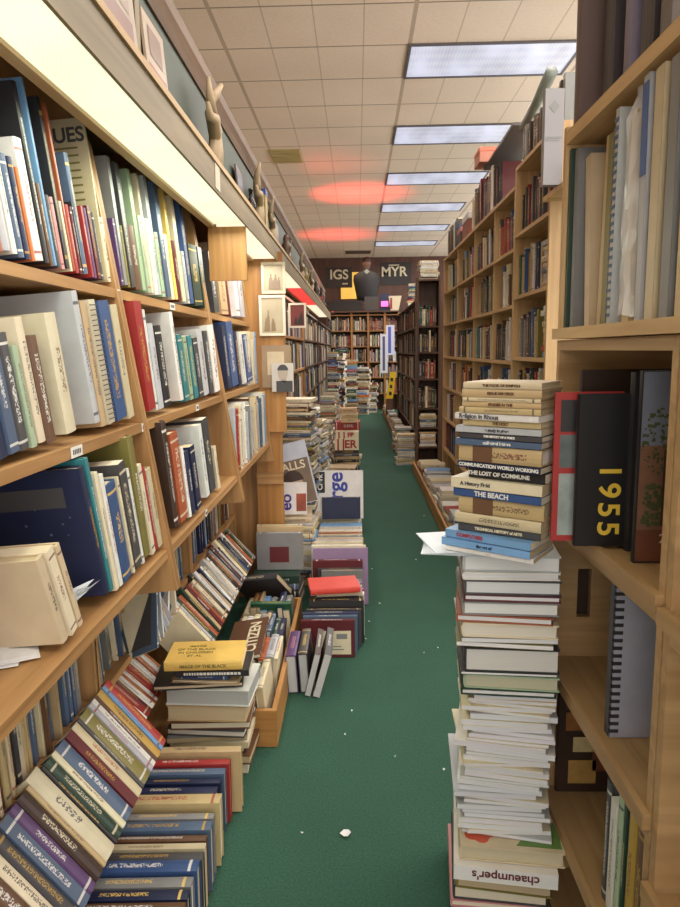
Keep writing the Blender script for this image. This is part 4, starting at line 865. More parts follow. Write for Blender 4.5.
# ================================================================== RIGHT FLOOR TROUGHS
trough(.565, .84, 4.25, 6.95, .105, 'long low wooden trough full of books along the right bookcases', REDW)
y = 4.29
while y < 6.75:
    h = random.choice((0, 0, .05, .08)); cn = random.choice(({'tan': 4, 'cream': 4, 'beige': 4, 'red': 1, 'white': 2, 'brown': 1}, PALE))
    stack(.71, y, .0145, random.uniform(.10, .2), .22, .17, 'in the low trough on the right, %s' % ('near end' if y < 5.4 else 'far end'), cn, yaw=random.uniform(-6, 6), show=random.choice(('spine', 'fore')), jx=.004); y += .205
trough(.50, .665, 9.0, 13.5, .105, 'farther low wooden trough on the right of the aisle', REDW)
y = 9.05
while y < 13.2: stack(.582, y, .0145, random.uniform(.12, .2), .12, .17, 'in the farther low trough on the right', PALE, yaw=random.uniform(-5, 5), jx=.004); y += .21
for x, y, h in ((.55, 8.5, .26), (.55, 8.2, .3), (.52, 7.3, .34), (.55, 8.72, .2)): stack(x, y, .001, h, .2, .17, 'in the small piles between the two right troughs', PALE, t=(.012, .025), jx=.005)

# ================================================================== MID RIGHT PINE BOOKCASES
XR1 = .85
zs1 = (.28, .58, .88, 1.175, 1.48, 1.78)
simple_case(XR1, 1.13, 3.80, 6.80, zs1, 2.10, PINE, 'long pale pine bookcase of square pigeonholes on the right', divs=(4.40, 5.12, 5.97), side='R', group='pine bookcases on the right')
simple_case(XR1-.005, 1.13, 3.02, 3.785, (.28, .58, .90, 1.20, 1.52, 1.84), 2.18, PINE, 'taller pale pine bookcase nearer the camera on the right', side='R', group='pine bookcases on the right')
cols = ((3.82, 4.39), (4.41, 5.11), (5.13, 5.96), (5.98, 6.78))
for ci, (a, b) in enumerate(cols):
    for k, zz in enumerate(zs1):
        rr = 'in the %s column of the pine pigeonholes, %s shelf' % (['nearest', 'second', 'third', 'farthest'][ci], ['floor', 'lowest', 'second', 'third', 'fourth', 'top'][k])
        shelf_run('R', XR1+.015, zz, a, a+(b-a)*random.uniform(.72, .99), .25, rr, MIX if (k+ci) % 3 else DARK, lean=random.choice((-5, -3, 3)), hmin=.17, tmin=.014, tmax=.04)
for k, zz in enumerate((.28, .58, .90, 1.20, 1.52, 1.84)):
    rr = 'in the taller pine case, %s shelf' % ['floor', 'lowest', 'second', 'third', 'fourth', 'top'][k]
    if k in (3, 4):
        shelf_run('R', XR1+.015, zz, 3.36, 3.76, .25, rr, MIX, lean=-2, hmin=.19, tmin=.016, tmax=.04)
        for yy in (3.06, 3.2): pass
        z2 = zz+.0015
        for j in range(9):
            T = random.uniform(.015, .03)
            if z2+T > zz+.27: break
            book((XR1+.012+random.uniform(0, .03), 3.06, z2+T/2), (1, 0, 0), (0, 1, 0), T*.95, .2, .25, pick(PALE), rr+' pile', zb=z2); z2 += T+.0005
    else: shelf_run('R', XR1+.015, zz, 3.05, 3.76, .25, rr, {'black': 2, 'red': 2, 'charcoal': 2, 'slate blue': 2, 'maroon': 2, 'cream': 1} if k == 5 else MIX, lean=-2, hmin=.19, tmin=.016, tmax=.04)
# on top of the pine cases
shelf_run('R', XR1+.01, 2.10, 4.3, 5.3, .30, 'on top of the long pine case', DARK, lean=-3, hmin=.22, tmin=.02, tmax=.05)
shelf_run('R', XR1+.01, 2.10, 6.0, 6.7, .26, 'on the far top of the long pine case', DARK, lean=-3, hmin=.18)
shelf_run('R', XR1+.01, 2.18, 3.05, 3.76, .20, 'on top of the taller pine case', {'charcoal': 3, 'brown': 2, 'grey': 3, 'dark brown': 2}, lean=-2, hmin=.15, tmin=.02, tmax=.045)
def carton(x0, y0, z0, sx, sy, sz, c, lc, label, name='small_carton'):
    t = empty(name, (x0+sx/2, y0+sy/2, z0), label, 'box')
    part('body', boxm((x0, y0, z0), (x0+sx, y0+sy, z0+sz)), plain('carton_%d_%d' % c[:2], c, .6), t, bevel=.003)
    part('lid', boxm((x0-.003, y0-.003, z0+sz*.72), (x0+sx+.003, y0+sy+.003, z0+sz+.002)), plain('carton_%d_%d' % lc[:2], lc, .6), t, bevel=.003); return t
carton(XR1+.005, 5.38, 2.101, .2, .3, .17, (126, 70, 58), (200, 200, 204), 'red-brown carton with a pale lid on top of the long pine case')
carton(XR1+.005, 5.75, 2.101, .2, .2, .12, (60, 44, 40), (190, 120, 120), 'dark carton with a pink lid at the far top of the pine case')
def toprow_shelf():
    t = empty('plank', (.95, 4.0, 2.4), 'grey board lying slanted over the books on top of the pine case', 'board')
    q = MB(); q.prism([(3.9, 2.43), (4.75, 2.41), (4.75, 2.425), (3.9, 2.445)], .85, 1.05, axis=0); part('board', q, plain('slate_board', (86, 84, 84), .5), t)
toprow_shelf()
carton(.80, 4.62, 2.43, .16, .2, .09, (196, 130, 110), (214, 120, 96), 'small pink and orange box at the corner of the slanted board')
q = MB(); a = at(536, 150, X=.90); b_2 = at(578, 60, X=.90)
q.tube([(.90, 3.85, 2.40), (.90, 3.6, 2.44), (.90, 3.35, 2.49)], [.03, .028, .03], 8); q.tube([(.90, 3.6, 2.44), (.93, 3.62, 2.52)], [.018, .012], 8); q.smooth = True
solo('rolled_sign', q, plain('grey_metal', (122, 130, 124), .4), (.90, 3.6, 2.38), 'pale grey rolled sheet sticking up from the top of the taller pine case', 'roll')
# white sign box
t = empty('sign_box', (.86, 2.93, 2.0), 'tall white sign box with a grey diamond, beside the near dark shelf unit', 'sign')
a = pxrect(543, 88, 565, 185, 2.80); part('board', boxm((a[0], 2.80, a[2]), (a[1], 2.84, a[3])), plain('sign_white', (142, 139, 142), .5, var=.04), t)
cx, cz = a[0]+.035, a[3]-.065
q = MB(); q.prism([(cx-.02, cz), (cx, cz-.024), (cx+.02, cz), (cx, cz+.024)], 2.7985, 2.7995, axis=1); part('diamond_mark', q, ink_mat('grey'), t)
q = MB(); q.box((cx-.03, 2.7985, cz-.125), (cx+.02, 2.7995, cz-.119)); q.box((cx-.03, 2.7985, cz-.115), (cx+.03, 2.7995, cz-.109)); part('print_line', q, ink_mat('grey'), t)
q = MB(); q.lathe([(.03, 0), (.032, .02), (.022, .05), (.03, .075), (.024, .095), (.012, .11)], (.86, 2.86, a[2]-.02), 12); q.smooth = True
# little shelf carrying sign and figurine
t2 = empty('bracket_shelf', (.9, 2.9, a[2]), 'narrow pine end shelf carrying the white sign box', 'shelf')
part('board', boxm((.79, 2.74, a[2]-.022), (1.0, 3.015, a[2]-.002)), PINE[0], t2); part('upright', boxm((.815, 2.99, 0), (1.0, 3.015, a[2]-.022)), PINE[2], t2)
t2 = empty('figurine', (.83, 2.755, a[2]), 'small black figurine at the foot of the white sign box', 'figurine')
q = MB(); q.lathe([(.018, 0), (.022, .01), (.016, .03), (.024, .05), (.018, .07), (.01, .078)], (.835, 2.765, a[2]-.002), 12); q.smooth = True; part('body', q, plain('black_glaze', (24, 22, 22), .3), t2)

# ================================================================== DARK CASES FAR RIGHT
simple_case(.67, .95, 7.55, 11.4, (.3, .6, .9, 1.2, 1.5), 1.80, DARKW, 'dark wood bookcase along the far right of the aisle', divs=(8.2, 9.2, 10.3), side='R')
for k, zz in enumerate((.3, .6, .9, 1.2, 1.5)):
    for a, b in ((7.6, 8.18), (8.22, 9.18), (9.22, 10.28), (10.32, 11.36)): shelf_run('R', .685, zz, a, b, .26, 'on the dark far right case', MIX if k < 3 else DARK, lean=random.choice((-4, 3)), hmin=.17)
stack(.8, 7.65, 1.801, .26, .2, .16, 'on top of the dark right case', PALE, t=(.015, .03)); stack(.8, 8.2, 1.801, .2, .2, .16, 'on top of the dark right case, further back', MIX); stack(.8, 9.4, 1.801, .3, .2, .16, 'on top of the dark right case, far back', MIX)
# end case facing the viewer
t = empty('bookcase', (.77, 7.15, 0), 'narrow dark bookcase facing the viewer at the end of the pine cases', 'bookcase')
x0, x1, y0, y1 = .61, .845, 7.0, 7.22
part('side_panel', boxm((x0, y0, 0), (x0+.018, y1, 1.96)), DARKW[2], t); part('side_panel', boxm((x1-.018, y0, 0), (x1, y1, 1.96)), DARKW[2], t)
part('back_panel', boxm((x0, y1, 0), (x1, y1+.01, 1.96)), DARKW[2], t)
for zz in (.25, .45, .65, .95, 1.22, 1.48, 1.94):
    part('shelf', boxm((x0+.018, y0, zz-.018), (x1-.018, y1, zz)), DARKW[0], t)
    if zz < 1.9:
        rr = 'in the narrow dark case facing the viewer'
        if zz < .6: stack(.727, 7.01, zz+.001, .13, .18, .16, rr+', low piles', PALE, jx=.002)
        else: face_run(7.01, zz, x0+.02, x1-.02, .22, rr, {'black': 2, 'charcoal': 3, 'green': 2 if zz > 1.4 else .5, 'red': 1, 'cream': 1, 'dark green': 1, 'brown': 1})
stack(.73, 7.03, 1.962, .15, .19, .16, 'on the narrow dark case facing the viewer', {'cream': 2, 'yellow': 1, 'white': 1})
stack(.90, 6.9, 2.102, .0, .19, .16, 'x', PALE)

# ================================================================== BACK WALL
t = empty('bookcase', (-.1, 14.9, 0), 'dark bookcase across the end of the aisle', 'bookcase')
bx0, bx1, by = -.60, .86, 14.2
zsB = (.35, .68, 1.0, 1.32, 1.64, 1.96)
for x in (bx0, -.10, .24, .58, bx1): part('upright', boxm((x-.02, by, 0), (x+.02, by+.3, 2.0)), REDW[2] if x > -.2 else DARKW[2], t)
for zz in zsB: part('shelf', boxm((bx0+.02, by+.005, zz-.02), (bx1-.02, by+.3, zz)), REDW[0], t)
part('back_panel', boxm((bx0, by+.3, 0), (bx1, by+.31, 2.0)), DARKW[2], t)
for zz in zsB[:-1]:
    for a, b in ((bx0+.025, -.125), (-.075, .215), (.265, .555), (.605, bx1-.025)):
        face_run(by+.02, zz, a, b, .27, 'in the end bookcase', {'maroon': 4, 'brown': 3, 'terracotta': 2} if zz > 1.5 and a > 0 else MIX, hmin=.18)
# tall heap of mixed books in front of the end case, left
for k, (x, y, h) in enumerate(((-.36, 12.6, 1.15), (-.12, 12.9, 1.05), (.10, 13.2, .9), (-.45, 12.0, 1.2), (-.3, 13.3, 1.3), (.28, 13.6, .55))):
    stack(x, y, .001, h, .26, .2, 'in the tall heap at the end of the aisle', MIX, yaw=random.uniform(-15, 15), t=(.02, .05), jx=.03)
# dark counter top with monitor, figure, posters
t = empty('counter', (0, 14.35, 2.0), 'dark counter shelf across the top of the end bookcase', 'counter')
part('top', boxm((-.75, 14.1, 2.001), (.86, 15.6, 2.03)), DARKW[0], t)
t = empty('monitor', (.05, 14.3, 2.03), 'small black monitor on the end counter below the dark figure', 'monitor')
part('stand', boxm((.24, 14.3, 2.031), (.38, 14.42, 2.05)), ink_mat('black'), t); part('screen', boxm((.17, 14.33, 2.05), (.45, 14.37, 2.33)), ink_mat('charcoal'), t); part('screen_panel', boxm((.195, 14.327, 2.08), (.425, 14.33, 2.30)), ink_mat((70, 66, 60)), t)
for k, (x0, x1, h, c, lab) in enumerate(((-.60, .12, .22, (34, 28, 26), 'long dark box on the end counter, left of the monitor'),)):
    t = empty('storage_box', ((x0+x1)/2, 14.4, 2.031), lab, 'box'); part('body', boxm((x0, 14.35, 2.031), (x1, 14.6, 2.031+h)), ink_mat(c), t, bevel=.006); part('lid', boxm((x0-.005, 14.345, 2.031+h*.8), (x1+.005, 14.605, 2.033+h)), ink_mat(c), t, bevel=.004)
# dark-suited statue: one continuous lathe-like body
def statue(cx, cy, z0, s):
    q = MB(); secs = [(.0, .19, .12), (.12, .21, .13), (.28, .24, .14), (.42, .27, .14), (.52, .255, .13), (.57, .17, .11), (.60, .08, .08), (.645, .062, .07), (.68, .075, .085), (.74, .092, .105), (.80, .088, .10), (.85, .06, .07), (.87, .02, .03)]
    R_ = []
    for z, a, b in secs: R_.append([Vector((cx+s*a*math.cos(t), cy+s*b*math.sin(t), z0+s*z)) for t in [2*math.pi*k/20 for k in range(20)]])
    for i in range(len(R_)-1):
        for k in range(20): q.quad([R_[i][k], R_[i][(k+1) % 20], R_[i+1][(k+1) % 20], R_[i+1][k]], 1 if secs[i][0] > .61 else 0)
    q.quad(R_[0][::-1]); q.quad(R_[-1], 1); q.smooth = True; return q
t = empty('statue', (.03, 15.1, 2.03), 'dark-suited bust of a man standing high above the end counter', 'statue')
part('plinth', boxm((-.02, 14.95, 2.031), (.48, 15.3, 2.28)), DARKW[0], t)
part('bust', statue(.23, 15.12, 2.28, 1.08), [plain('dark_suit', (26, 26, 30), .7), plain('bust_face', (70, 44, 36), .7)], t)
q = MB(); q.prism([(.17, 2.90), (.23, 2.84), (.29, 2.90), (.23, 2.95)], 14.965, 14.975, axis=1); part('collar', q, ink_mat('grey'), t)
def wsign(x0, x1, z0, z1, base, lines, label, Y=16.17):
    t = empty('poster', ((x0+x1)/2, Y, z0), label, 'poster'); part('board', boxm((x0, Y, z0), (x1, Y+.02, z1)), ink_mat(base), t)
    for tx, sz, cx, cz, c in lines: text_mesh(tx, sz, ink_mat(c), 'lettering', t, frame((cx-t.location.x, -.002, cz-t.location.z), (1, 0, 0), (0, 0, 1)), bold=.006)
def W3(px, py): p = at(px, py, Y=16.17); return p.x, p.z
a, b = W3(326, 288), W3(352, 267); wsign(a[0], b[0], a[1], b[1], (46, 34, 30), [('IGS', .30, W3(339, 274)[0], W3(339, 275)[1], 'cream'), ('--', .2, W3(345, 282)[0], W3(345, 283)[1], 'cream')], 'dark poster with pale letters GS on the back wall, left of the figure')
a, b = W3(381, 285), W3(411, 262); wsign(a[0], b[0], a[1], b[1], (32, 26, 30), [('MYR', .30, W3(394, 272)[0], W3(394, 272)[1], 'cream'), ('...........', .1, W3(394, 264)[0], W3(394, 264)[1], 'cream')], 'black poster with pale letters MYR on the back wall, right of the figure')
a, b = W3(341, 299), W3(361, 272)
t = empty('lit_panel', (a[0], 16.175, a[1]), 'yellow-lit panel glowing behind the dark bust', 'panel'); part('panel', boxm((a[0], 16.175, a[1]), (b[0]-.05, 16.199, b[1])), plain('lit_yellow', (240, 190, 90), .5, emis=(255, 196, 90), estr=.55, var=.4, scale=3), t)
t = empty('neon_sign', (.55, 14.6, 2.2), 'small glowing pink sign on the end counter, right of the monitor', 'neon sign')
part('box', boxm((.50, 14.62, 2.031), (.70, 14.66, 2.40)), ink_mat('navy'), t); part('tube', boxm((.52, 14.605, 2.14), (.67, 14.618, 2.25)), plain('pink_neon', (255, 120, 190), .4, emis=(255, 90, 180), estr=1.1), t)
t = empty('paper_bag', (.85, 14.2, 2.03), 'white and red bag at the right end of the counter', 'bag')
q = MB(); q.prism([(.70, 2.031), (.86, 2.031), (.92, 2.32), (.66, 2.32)], 14.15, 14.3, axis=1); part('body', q, ink_mat('cream'), t); part('stripe', boxm((.69, 14.147, 2.06), (.73, 14.149, 2.28)), ink_mat('red'), t)
# hanging vertical signs and yellow sign by the end case
a = pxrect(380.5, 334, 387.5, 373, 13.4); poster('hanging_banner', a[0], a[1], a[2], a[3], 13.4, ink_mat((200, 204, 216)), [((.3, .06, .65, .94), ink_mat((70, 80, 120)), 'lettering_strip')], 'lower white vertical banner with dark lettering by the end bookcase', 'banner', grp='white banners')
a = pxrect(386, 325, 394.5, 355, 13.6); poster('hanging_banner', a[0], a[1], a[2], a[3], 13.6, ink_mat((196, 202, 226)), [((.25, .06, .6, .94), ink_mat((80, 90, 170)), 'lettering_strip')], 'upper white vertical banner with blue lettering by the end bookcase', 'banner', grp='white banners')
t = empty('yellow_sign', (.62, 11.9, .36), 'yellow sign with black marks leaning at the end of the aisle', 'sign')
q = MB(); q.prism([(.50, .40), (.62, .40), (.68, .86), (.58, .86)], 11.9, 11.92, axis=1); part('board', q, ink_mat((226, 196, 40)), t)
part('leg', boxm((.50, 11.9, 0), (.62, 11.92, .40)), ink_mat('brown'), t)
q = MB()
for k in range(3): part('mark', boxm((.555+.014*k, 11.897, .46+.12*k), (.60+.014*k, 11.899, .52+.12*k)), ink_mat('black'), t)
q = MB(); q.lathe([(.08, 0), (.10, .1), (.14, .3), (.10, .55), (.04, .62), (.07, .66), (.09, .75), (.05, .82)], (-.30, 14.3, 2.031), 14); q.smooth = True
solo('plush_figure', q, plain('dark_plush', (60, 36, 32), .9), (-.30, 14.3, 2.031), 'x', 'x'); bpy.data.objects.remove(bpy.data.objects['plush_figure'])

# ================================================================== NEAR RIGHT UNIT
XN = .43
NY0, NY1 = .93, 1.49
def crate(z0, z1, label, y0=NY0, y1=NY1, slot=True):
    t = empty('wooden_crate', (XN+.2, (y0+y1)/2, z0), label, 'crate', 'wooden crates stacked on the right')
    d = XN+.36; th = .018
    part('bottom_board', boxm((XN, y0+th, z0), (d, y1-th, z0+.02)), CRATE[1], t)
    part('front_lip', boxm((XN-.012, y0, z0), (XN-.0005, y1, z0+.026)), CRATE[1], t)
    part('top_rail', boxm((XN-.0, y0+th, z1-.022), (XN+.03, y1-th, z1-.001)), CRATE[1], t)
    for yy, fl in ((y1-th, True), (y0, False)):
        if not slot: part('end_board', boxm((XN, yy, z0), (d, yy+th, z1-.001)), CRATE[0], t); continue
        # board with a hand slot, built round the hole
        cx, cz, w_, h_ = XN+.073, (z0+z1)/2, .015, .056
        q = MB(); q.box((XN, yy, z0), (cx-w_, yy+th, z1-.001)); q.box((cx+w_, yy, z0), (d, yy+th, z1-.001)); q.box((cx-w_, yy, z0), (cx+w_, yy+th, cz-h_)); q.box((cx-w_, yy, cz+h_), (cx+w_, yy+th, z1-.001))
        part('end_board', q, CRATE[0], t)
    part('back_board', boxm((d, y0, z0), (d+.008, y1, z1-.001)), CRATE[2], t)
    return t
ZC = [-.0, .215, .555, .90, 1.29]
crate(.001, .215, 'lowest wooden crate at the bottom right corner', slot=False)
crate(.2155, .535, 'wooden crate at lower right holding books with fruit-coloured covers')
crate(.5355, .875, 'wooden crate with a hand slot holding the spiral-bound notebook, right side')
crate(.8755, 1.265, 'wooden crate on the right holding the black 1955 book', slot=False)
for a, b, lab in ((.001, .43, 'bottom wooden crate at the right edge'), (.4305, .86, 'middle wooden crate at the right edge'), (.8605, 1.265, 'top wooden crate at the right edge')): crate(a, b, lab, .40, .925, slot=False)
t = empty('slot_blocker', (XN+.18, 1.51, .002), 'added dark brown cardboard sheet standing behind the far end of the crates', 'blocker')  # sheet added behind the crates so no light shows through the hand slot
part('sheet', boxm((XN+.02, 1.496, .002), (XN+.34, 1.503, .86)), ink_mat('dark brown'), t); part('fold', boxm((XN+.02, 1.5032, .84), (XN+.34, 1.507, .86)), ink_mat('brown'), t)
t = empty('shelf_unit', (XN+.18, 1.2, 1.266), 'pale pine open shelf unit standing on the crates at upper right', 'shelf unit')
part('bottom_board', boxm((XN-.012, .42, 1.266), (XN+.34, 1.49, 1.288)), PINE[1], t)
part('shelf', boxm((XN, .42, 1.655), (XN+.34, 1.47, 1.68)), PINE[1], t)
part('side_panel', boxm((XN, 1.472, 1.288), (XN+.34, 1.49, 1.69)), PINE[2], t)
part('side_panel', boxm((XN, .885, 1.288), (XN+.34, .91, 1.655)), PINE[2], t)
part('side_panel', boxm((XN, .42, 1.288), (XN+.34, .438, 2.2)), PINE[2], t)
part('back_panel', boxm((XN+.34, .42, 1.266), (XN+.348, 1.49, 2.1)), PINE[2], t)
part('shelf_pin', boxm((XN+.12, 1.462, 1.645), (XN+.13, 1.4715, 1.654)), ink_mat('cream'), t)
def rb(y, T, D, H, cn, z, inset=0, lean=0, **k):
    l = math.radians(lean)
    return book((XN+.006+inset, y, z), (1, 0, 0), (0, -math.sin(l), math.cos(l)), T, D, H, cn, k.pop('row', 'r'), zb=z+.0005, **k)
R1_ = 'standing upright on the upper right shelf'
GL = plain('clear_sleeve', (190, 186, 200), .08)
for y, T, H, cn, ins, lab in ((1.445, .030, .46, 'brown', 0, 'tall faded brown folder leaning in a clear sleeve at the top right'), (1.36, .05, .44, 'charcoal', .03, 'tall dark grey album standing on the top right shelf'), (1.27, .03, .43, 'lilac', .03, 'lilac-grey album standing on the top right shelf'), (1.2, .05, .42, 'charcoal', .035, 'dark album at the right edge of the top right shelf'), (1.12, .04, .42, 'grey', .03, 'grey album at the right edge of the top right shelf')):
    rb(y, T, .26, H, cn, 1.68, ins, binding='hard', label=lab, row=R1_, ink=cn)
    BOOKS[-1]['col'] = lin({'brown': (96, 78, 74), 'charcoal': (64, 58, 62), 'lilac': (120, 112, 130), 'grey': (104, 98, 96)}[cn])
R2_ = 'standing in the pine shelf unit at right'
for y, T, D, H, cn, ins, ln, lab in ((1.462, .014, .25, .355, 'dark green', 0, 0, 'dark green folder at the far end of the pine shelf unit'), (1.44, .02, .25, .35, 'grey', .006, 0, 'grey plastic folder beside the dark green one, pine shelf unit'), (1.385, .03, .24, .33, 'beige', .02, -5, 'beige sheaf of papers leaning in the pine shelf unit'), (1.335, .022, .25, .34, 'tan', .025, 3, 'tan sheaf of papers in the pine shelf unit'), (1.295, .028, .25, .335, 'olive', .02, 1, 'olive-grey folder in the pine shelf unit'), (1.255, .022, .25, .345, 'pale green', .015, 1, 'pale green folder beside the comb-bound one'), (1.215, .016, .25, .35, 'pale grey', .0, 1, 'pale grey comb-bound folder in the pine shelf unit'), (1.165, .030, .27, .33, 'tan', .01, 0, 'tan booklet inside the shiny clear wrapper, pine shelf unit'), (1.09, .022, .26, .36, 'pale grey', .0, -1, 'pale folder with a blue spine patch in the pine shelf unit'), (1.05, .03, .26, .355, 'beige', .0, 0, 'beige folder right of the blue-patched one'), (1.0, .03, .26, .35, 'grey', .0, 0, 'grey folder at the right edge of the pine shelf unit'), (.95, .03, .26, .35, 'tan', .0, 0, 'tan folder at the far right edge of the pine shelf unit')):
    ex = {}
    if 'comb' in lab and 'comb-bound folder' in lab:
        def combf(o, b):
            q = MB()
            for k in range(24): q.box((-b['T']/2-.001, -.002, .012+k*.0138), (b['T']/2+.001, -.0004, .0175+k*.0138))
            q.build('comb_binding', ink_mat('slate blue'), o)
        ex['front'] = combf
    if 'blue spine patch' in lab:
        def patchf(o, b): boxm((-b['T']/2*.9, -.0016, b['H']*.60), (b['T']/2*.9, -.0003, b['H']*.97)).build('spine_patch', ink_mat((70, 96, 150)), o)
        ex['front'] = patchf
    rb(y, T, D, H, cn, 1.288, ins, ln, binding='paper', label=lab, row=R2_, ink=cn, hero=1, **ex)
# clear bag, crinkled
m, nt, b_ = mat('clear_film'); b_.inputs['Base Color'].default_value = (.9, .92, .95, 1); b_.inputs['Roughness'].default_value = .12; b_.inputs['Alpha'].default_value = .42; b_.inputs['Specular IOR Level'].default_value = 1.0
q = MB(); rr = random.Random(9); cx, cy = XN+.012, 1.165; rings = []
for i in range(12):
    z = 1.30+i*.034; sq = 1 if i < 10 else .5; rings.append([Vector((cx+.02+(.026*math.cos(a)+rr.uniform(-.003, .003))*sq, cy+(.024*math.sin(a)+rr.uniform(-.003, .003))*sq, z+rr.uniform(-.004, .004))) for a in [k*math.pi/7 for k in range(14)]])
for i in range(11):
    for k in range(14): q.quad([rings[i][k], rings[i][(k+1) % 14], rings[i+1][(k+1) % 14], rings[i+1][k]])
solo('clear_bag', q, MATS['clear_film'], (cx, cy, 1.30), 'shiny clear plastic bag twisted at the top around a booklet at right', 'plastic bag')
# 1955 book, red book, calendar
def n1955(o, b):
    T, D, H = b['T'], b['D'], b['H']; s = 1 if (o.matrix_world.to_3x3() @ Vector((1, 0, 0))).y < 0 else -1
    for k, ch in enumerate('1955'):
        text_mesh(ch, .052, ink_mat((206, 172, 52)), 'numeral', o, frame((s*(T/2+.0006), D*.60, H*(.50-.128*k)), (0, 0, -1), (0, 1, 0)), bold=.0010, sx=1.05)
YB5 = 1.18
a = pxrect(572, 401, 633, 552, YB5)
book((a[0], YB5, a[2]), (1, 0, 0), (.0, 0, 1), .016, a[1]-a[0], a[3]-a[2], 'black', 'r', zb=.9025, binding='hard', hero=9, ink='black', front=n1955, label='tall black book with yellow numerals 1955 jutting out on the right')
BOOKS[-1]['col'] = lin((14, 12, 14))
print('1955', a)
def redpic(o, b):
    T, D, H = b['T'], b['D'], b['H']; s = 1 if (o.matrix_world.to_3x3() @ Vector((1, 0, 0))).y < 0 else -1
    a, c = sorted((s*(T/2+.0001), s*(T/2+.0006)))
    for z0, z1, cc in ((.04, .46, (150, 160, 158)), (.5, .72, (96, 104, 104)), (.74, .95, (48, 46, 48))): boxm((a, D*.09, H*z0), (c, D*.98, H*z1)).build('cover_photo', plain('bw_photo_%d' % cc[0], cc, .4, var=.5, scale=30), o)
a = pxrect(551, 400, 600, 549, YB5+.022)
book((a[0], YB5+.030, a[2]), (1, .0, 0), (.0, 0, 1), .006, .12, a[3]-a[2], 'red', 'r', zb=.9025, binding='hard', hero=9, ink='red', front=redpic, label='thin red-edged book with a black-and-white cover behind the 1955 book')
for px0, px1, pt, Yb, cn, lab, T in ((577, 626, 355, 1.33, 'dark brown', 'dark picture frame-like album behind the 1955 book', .018), (620, 640, 352, 1.17, 'black', 'tall black album to the right behind the 1955 book', .02)):
    X0 = at(px0, 450, Y=Yb).x; book((X0 if px0 < 600 else .465, Yb, .94), (1, 0, 0), (0, 0, 1), T, .20, .31, cn, 'r', zb=.896, binding='hard', hero=3, ink=cn, label=lab)
def cal(o, b):
    T, D, H = b['T'], b['D'], b['H']; s = 1 if (o.matrix_world.to_3x3() @ Vector((1, 0, 0))).y < 0 else -1
    a_, c_ = sorted((s*(T/2+.0001), s*(T/2+.0006))); a2, c2 = sorted((s*(T/2+.0006), s*(T/2+.0011)))
    boxm((a_, .002, H*.62), (c_, D-.002, H*.995)).build('sky_print', plain('sky_print', (112, 118, 134), .35, var=.12), o)
    boxm((a_, .002, H*.18), (c_, D-.002, H*.619)).build('wall_print', plain('brick_print', (118, 84, 66), .4, var=.3, scale=40), o)
    boxm((a_, .002, H*.01), (c_, D-.002, H*.179)).build('ground_print', plain('ground_print', (104, 62, 46), .4, var=.3), o)
    q = MB(); r = random.Random(2)
    for k in range(170):
        an, ra = r.uniform(0, 6.28), r.uniform(0, 1)**.5; y, z, w_ = .042+.042*ra*math.cos(an), H*.64+.055*ra*math.sin(an), r.uniform(.002, .0045)
        y = max(.006, min(D-.008, y)); q.box((a2, y-w_*.6, z-w_*.6), (a2+(c2-a2)*(.3+.004*k) if s > 0 else c2, y+w_*.6, z+w_*.6)) if s > 0 else q.box((c2-(c2-a2)*(.3+.004*k), y-w_*.6, z-w_*.6), (c2, y+w_*.6, z+w_*.6))
    for k in range(80):
        y, z, w_ = r.uniform(.01, .06), H*r.uniform(.2, .42), r.uniform(.002, .0045); q.box((a2 if s > 0 else c2-(c2-a2)*(.3+.008*k), y-w_, z-w_), (a2+(c2-a2)*(.3+.008*k) if s > 0 else c2, y+w_, z+w_))
    q.build('tree_print', plain('foliage_print', (64, 72, 42), .5, var=.5, scale=60), o)
    boxm((a2, .040, H*.2), (c2, .044, H*.6)).build('trunk_print', ink_mat('dark brown'), o)
    text_mesh('20', .022, ink_mat('cream'), 'year_lettering', o, frame((s*(T/2+.0013), .105, H*.13), (0, -1, 0) if s > 0 else (0, 1, 0), (0, 0, 1)) if False else frame((s*(T/2+.0013), D*.26, H*.13), (0, 1, 0), (0, 0, 1)))
book((.452, 1.10, .94), (1, 0, 0), (0, 0, 1), .012, .19, .315, 'black', 'r', zb=.896, binding='paper', hero=9, ink='black', front=cal, label='calendar showing a tree against a pale sky in the right-hand crate')
rb(1.43, .03, .2, .25, 'cream', .8965, .03, binding='hard', label='cream book at the back of the crate behind the 1955 book')
# spiral notebook
def coil(o, b):
    T, D, H = b['T'], b['D'], b['H']; q = MB()
    for k in range(20):
        z = .010+k*(H-.024)/19; q.box((-T/2-.001, -.0025, z), (T/2+.001, -.0002, z+.006)); q.box((T/2+.0002, -.0025, z), (T/2+.0016, .014, z+.006))
    q.build('comb_binding', ink_mat('black'), o)
    boxm((-T/2+.0005, -.004, .003), (T/2-.0005, -.0026, H-.003)).build('comb_spine', ink_mat('charcoal'), o)
R3_ = 'r'
rb(1.15, .018, .20, .294, 'pale grey', .5565, .010, 0, binding='paper', hero=9, front=coil, ink='pale grey', label='pale spiral-bound notebook with black coil in the hand-slot crate')
BOOKS[-1]['col'] = lin((158, 158, 172))
rb(1.065, .010, .2, .25, 'charcoal', .5565, .05, 0, binding='paper', hero=2, label='charcoal booklet right of the spiral notebook in the hand-slot crate'); rb(1.04, .018, .2, .25, 'brown', .5565, .04, 0, binding='paper', label='brown booklet at the right of the hand-slot crate'); rb(1.01, .014, .2, .24, 'cream', .5565, .03, 0, binding='paper', label='cream booklet at the right end of the hand-slot crate')
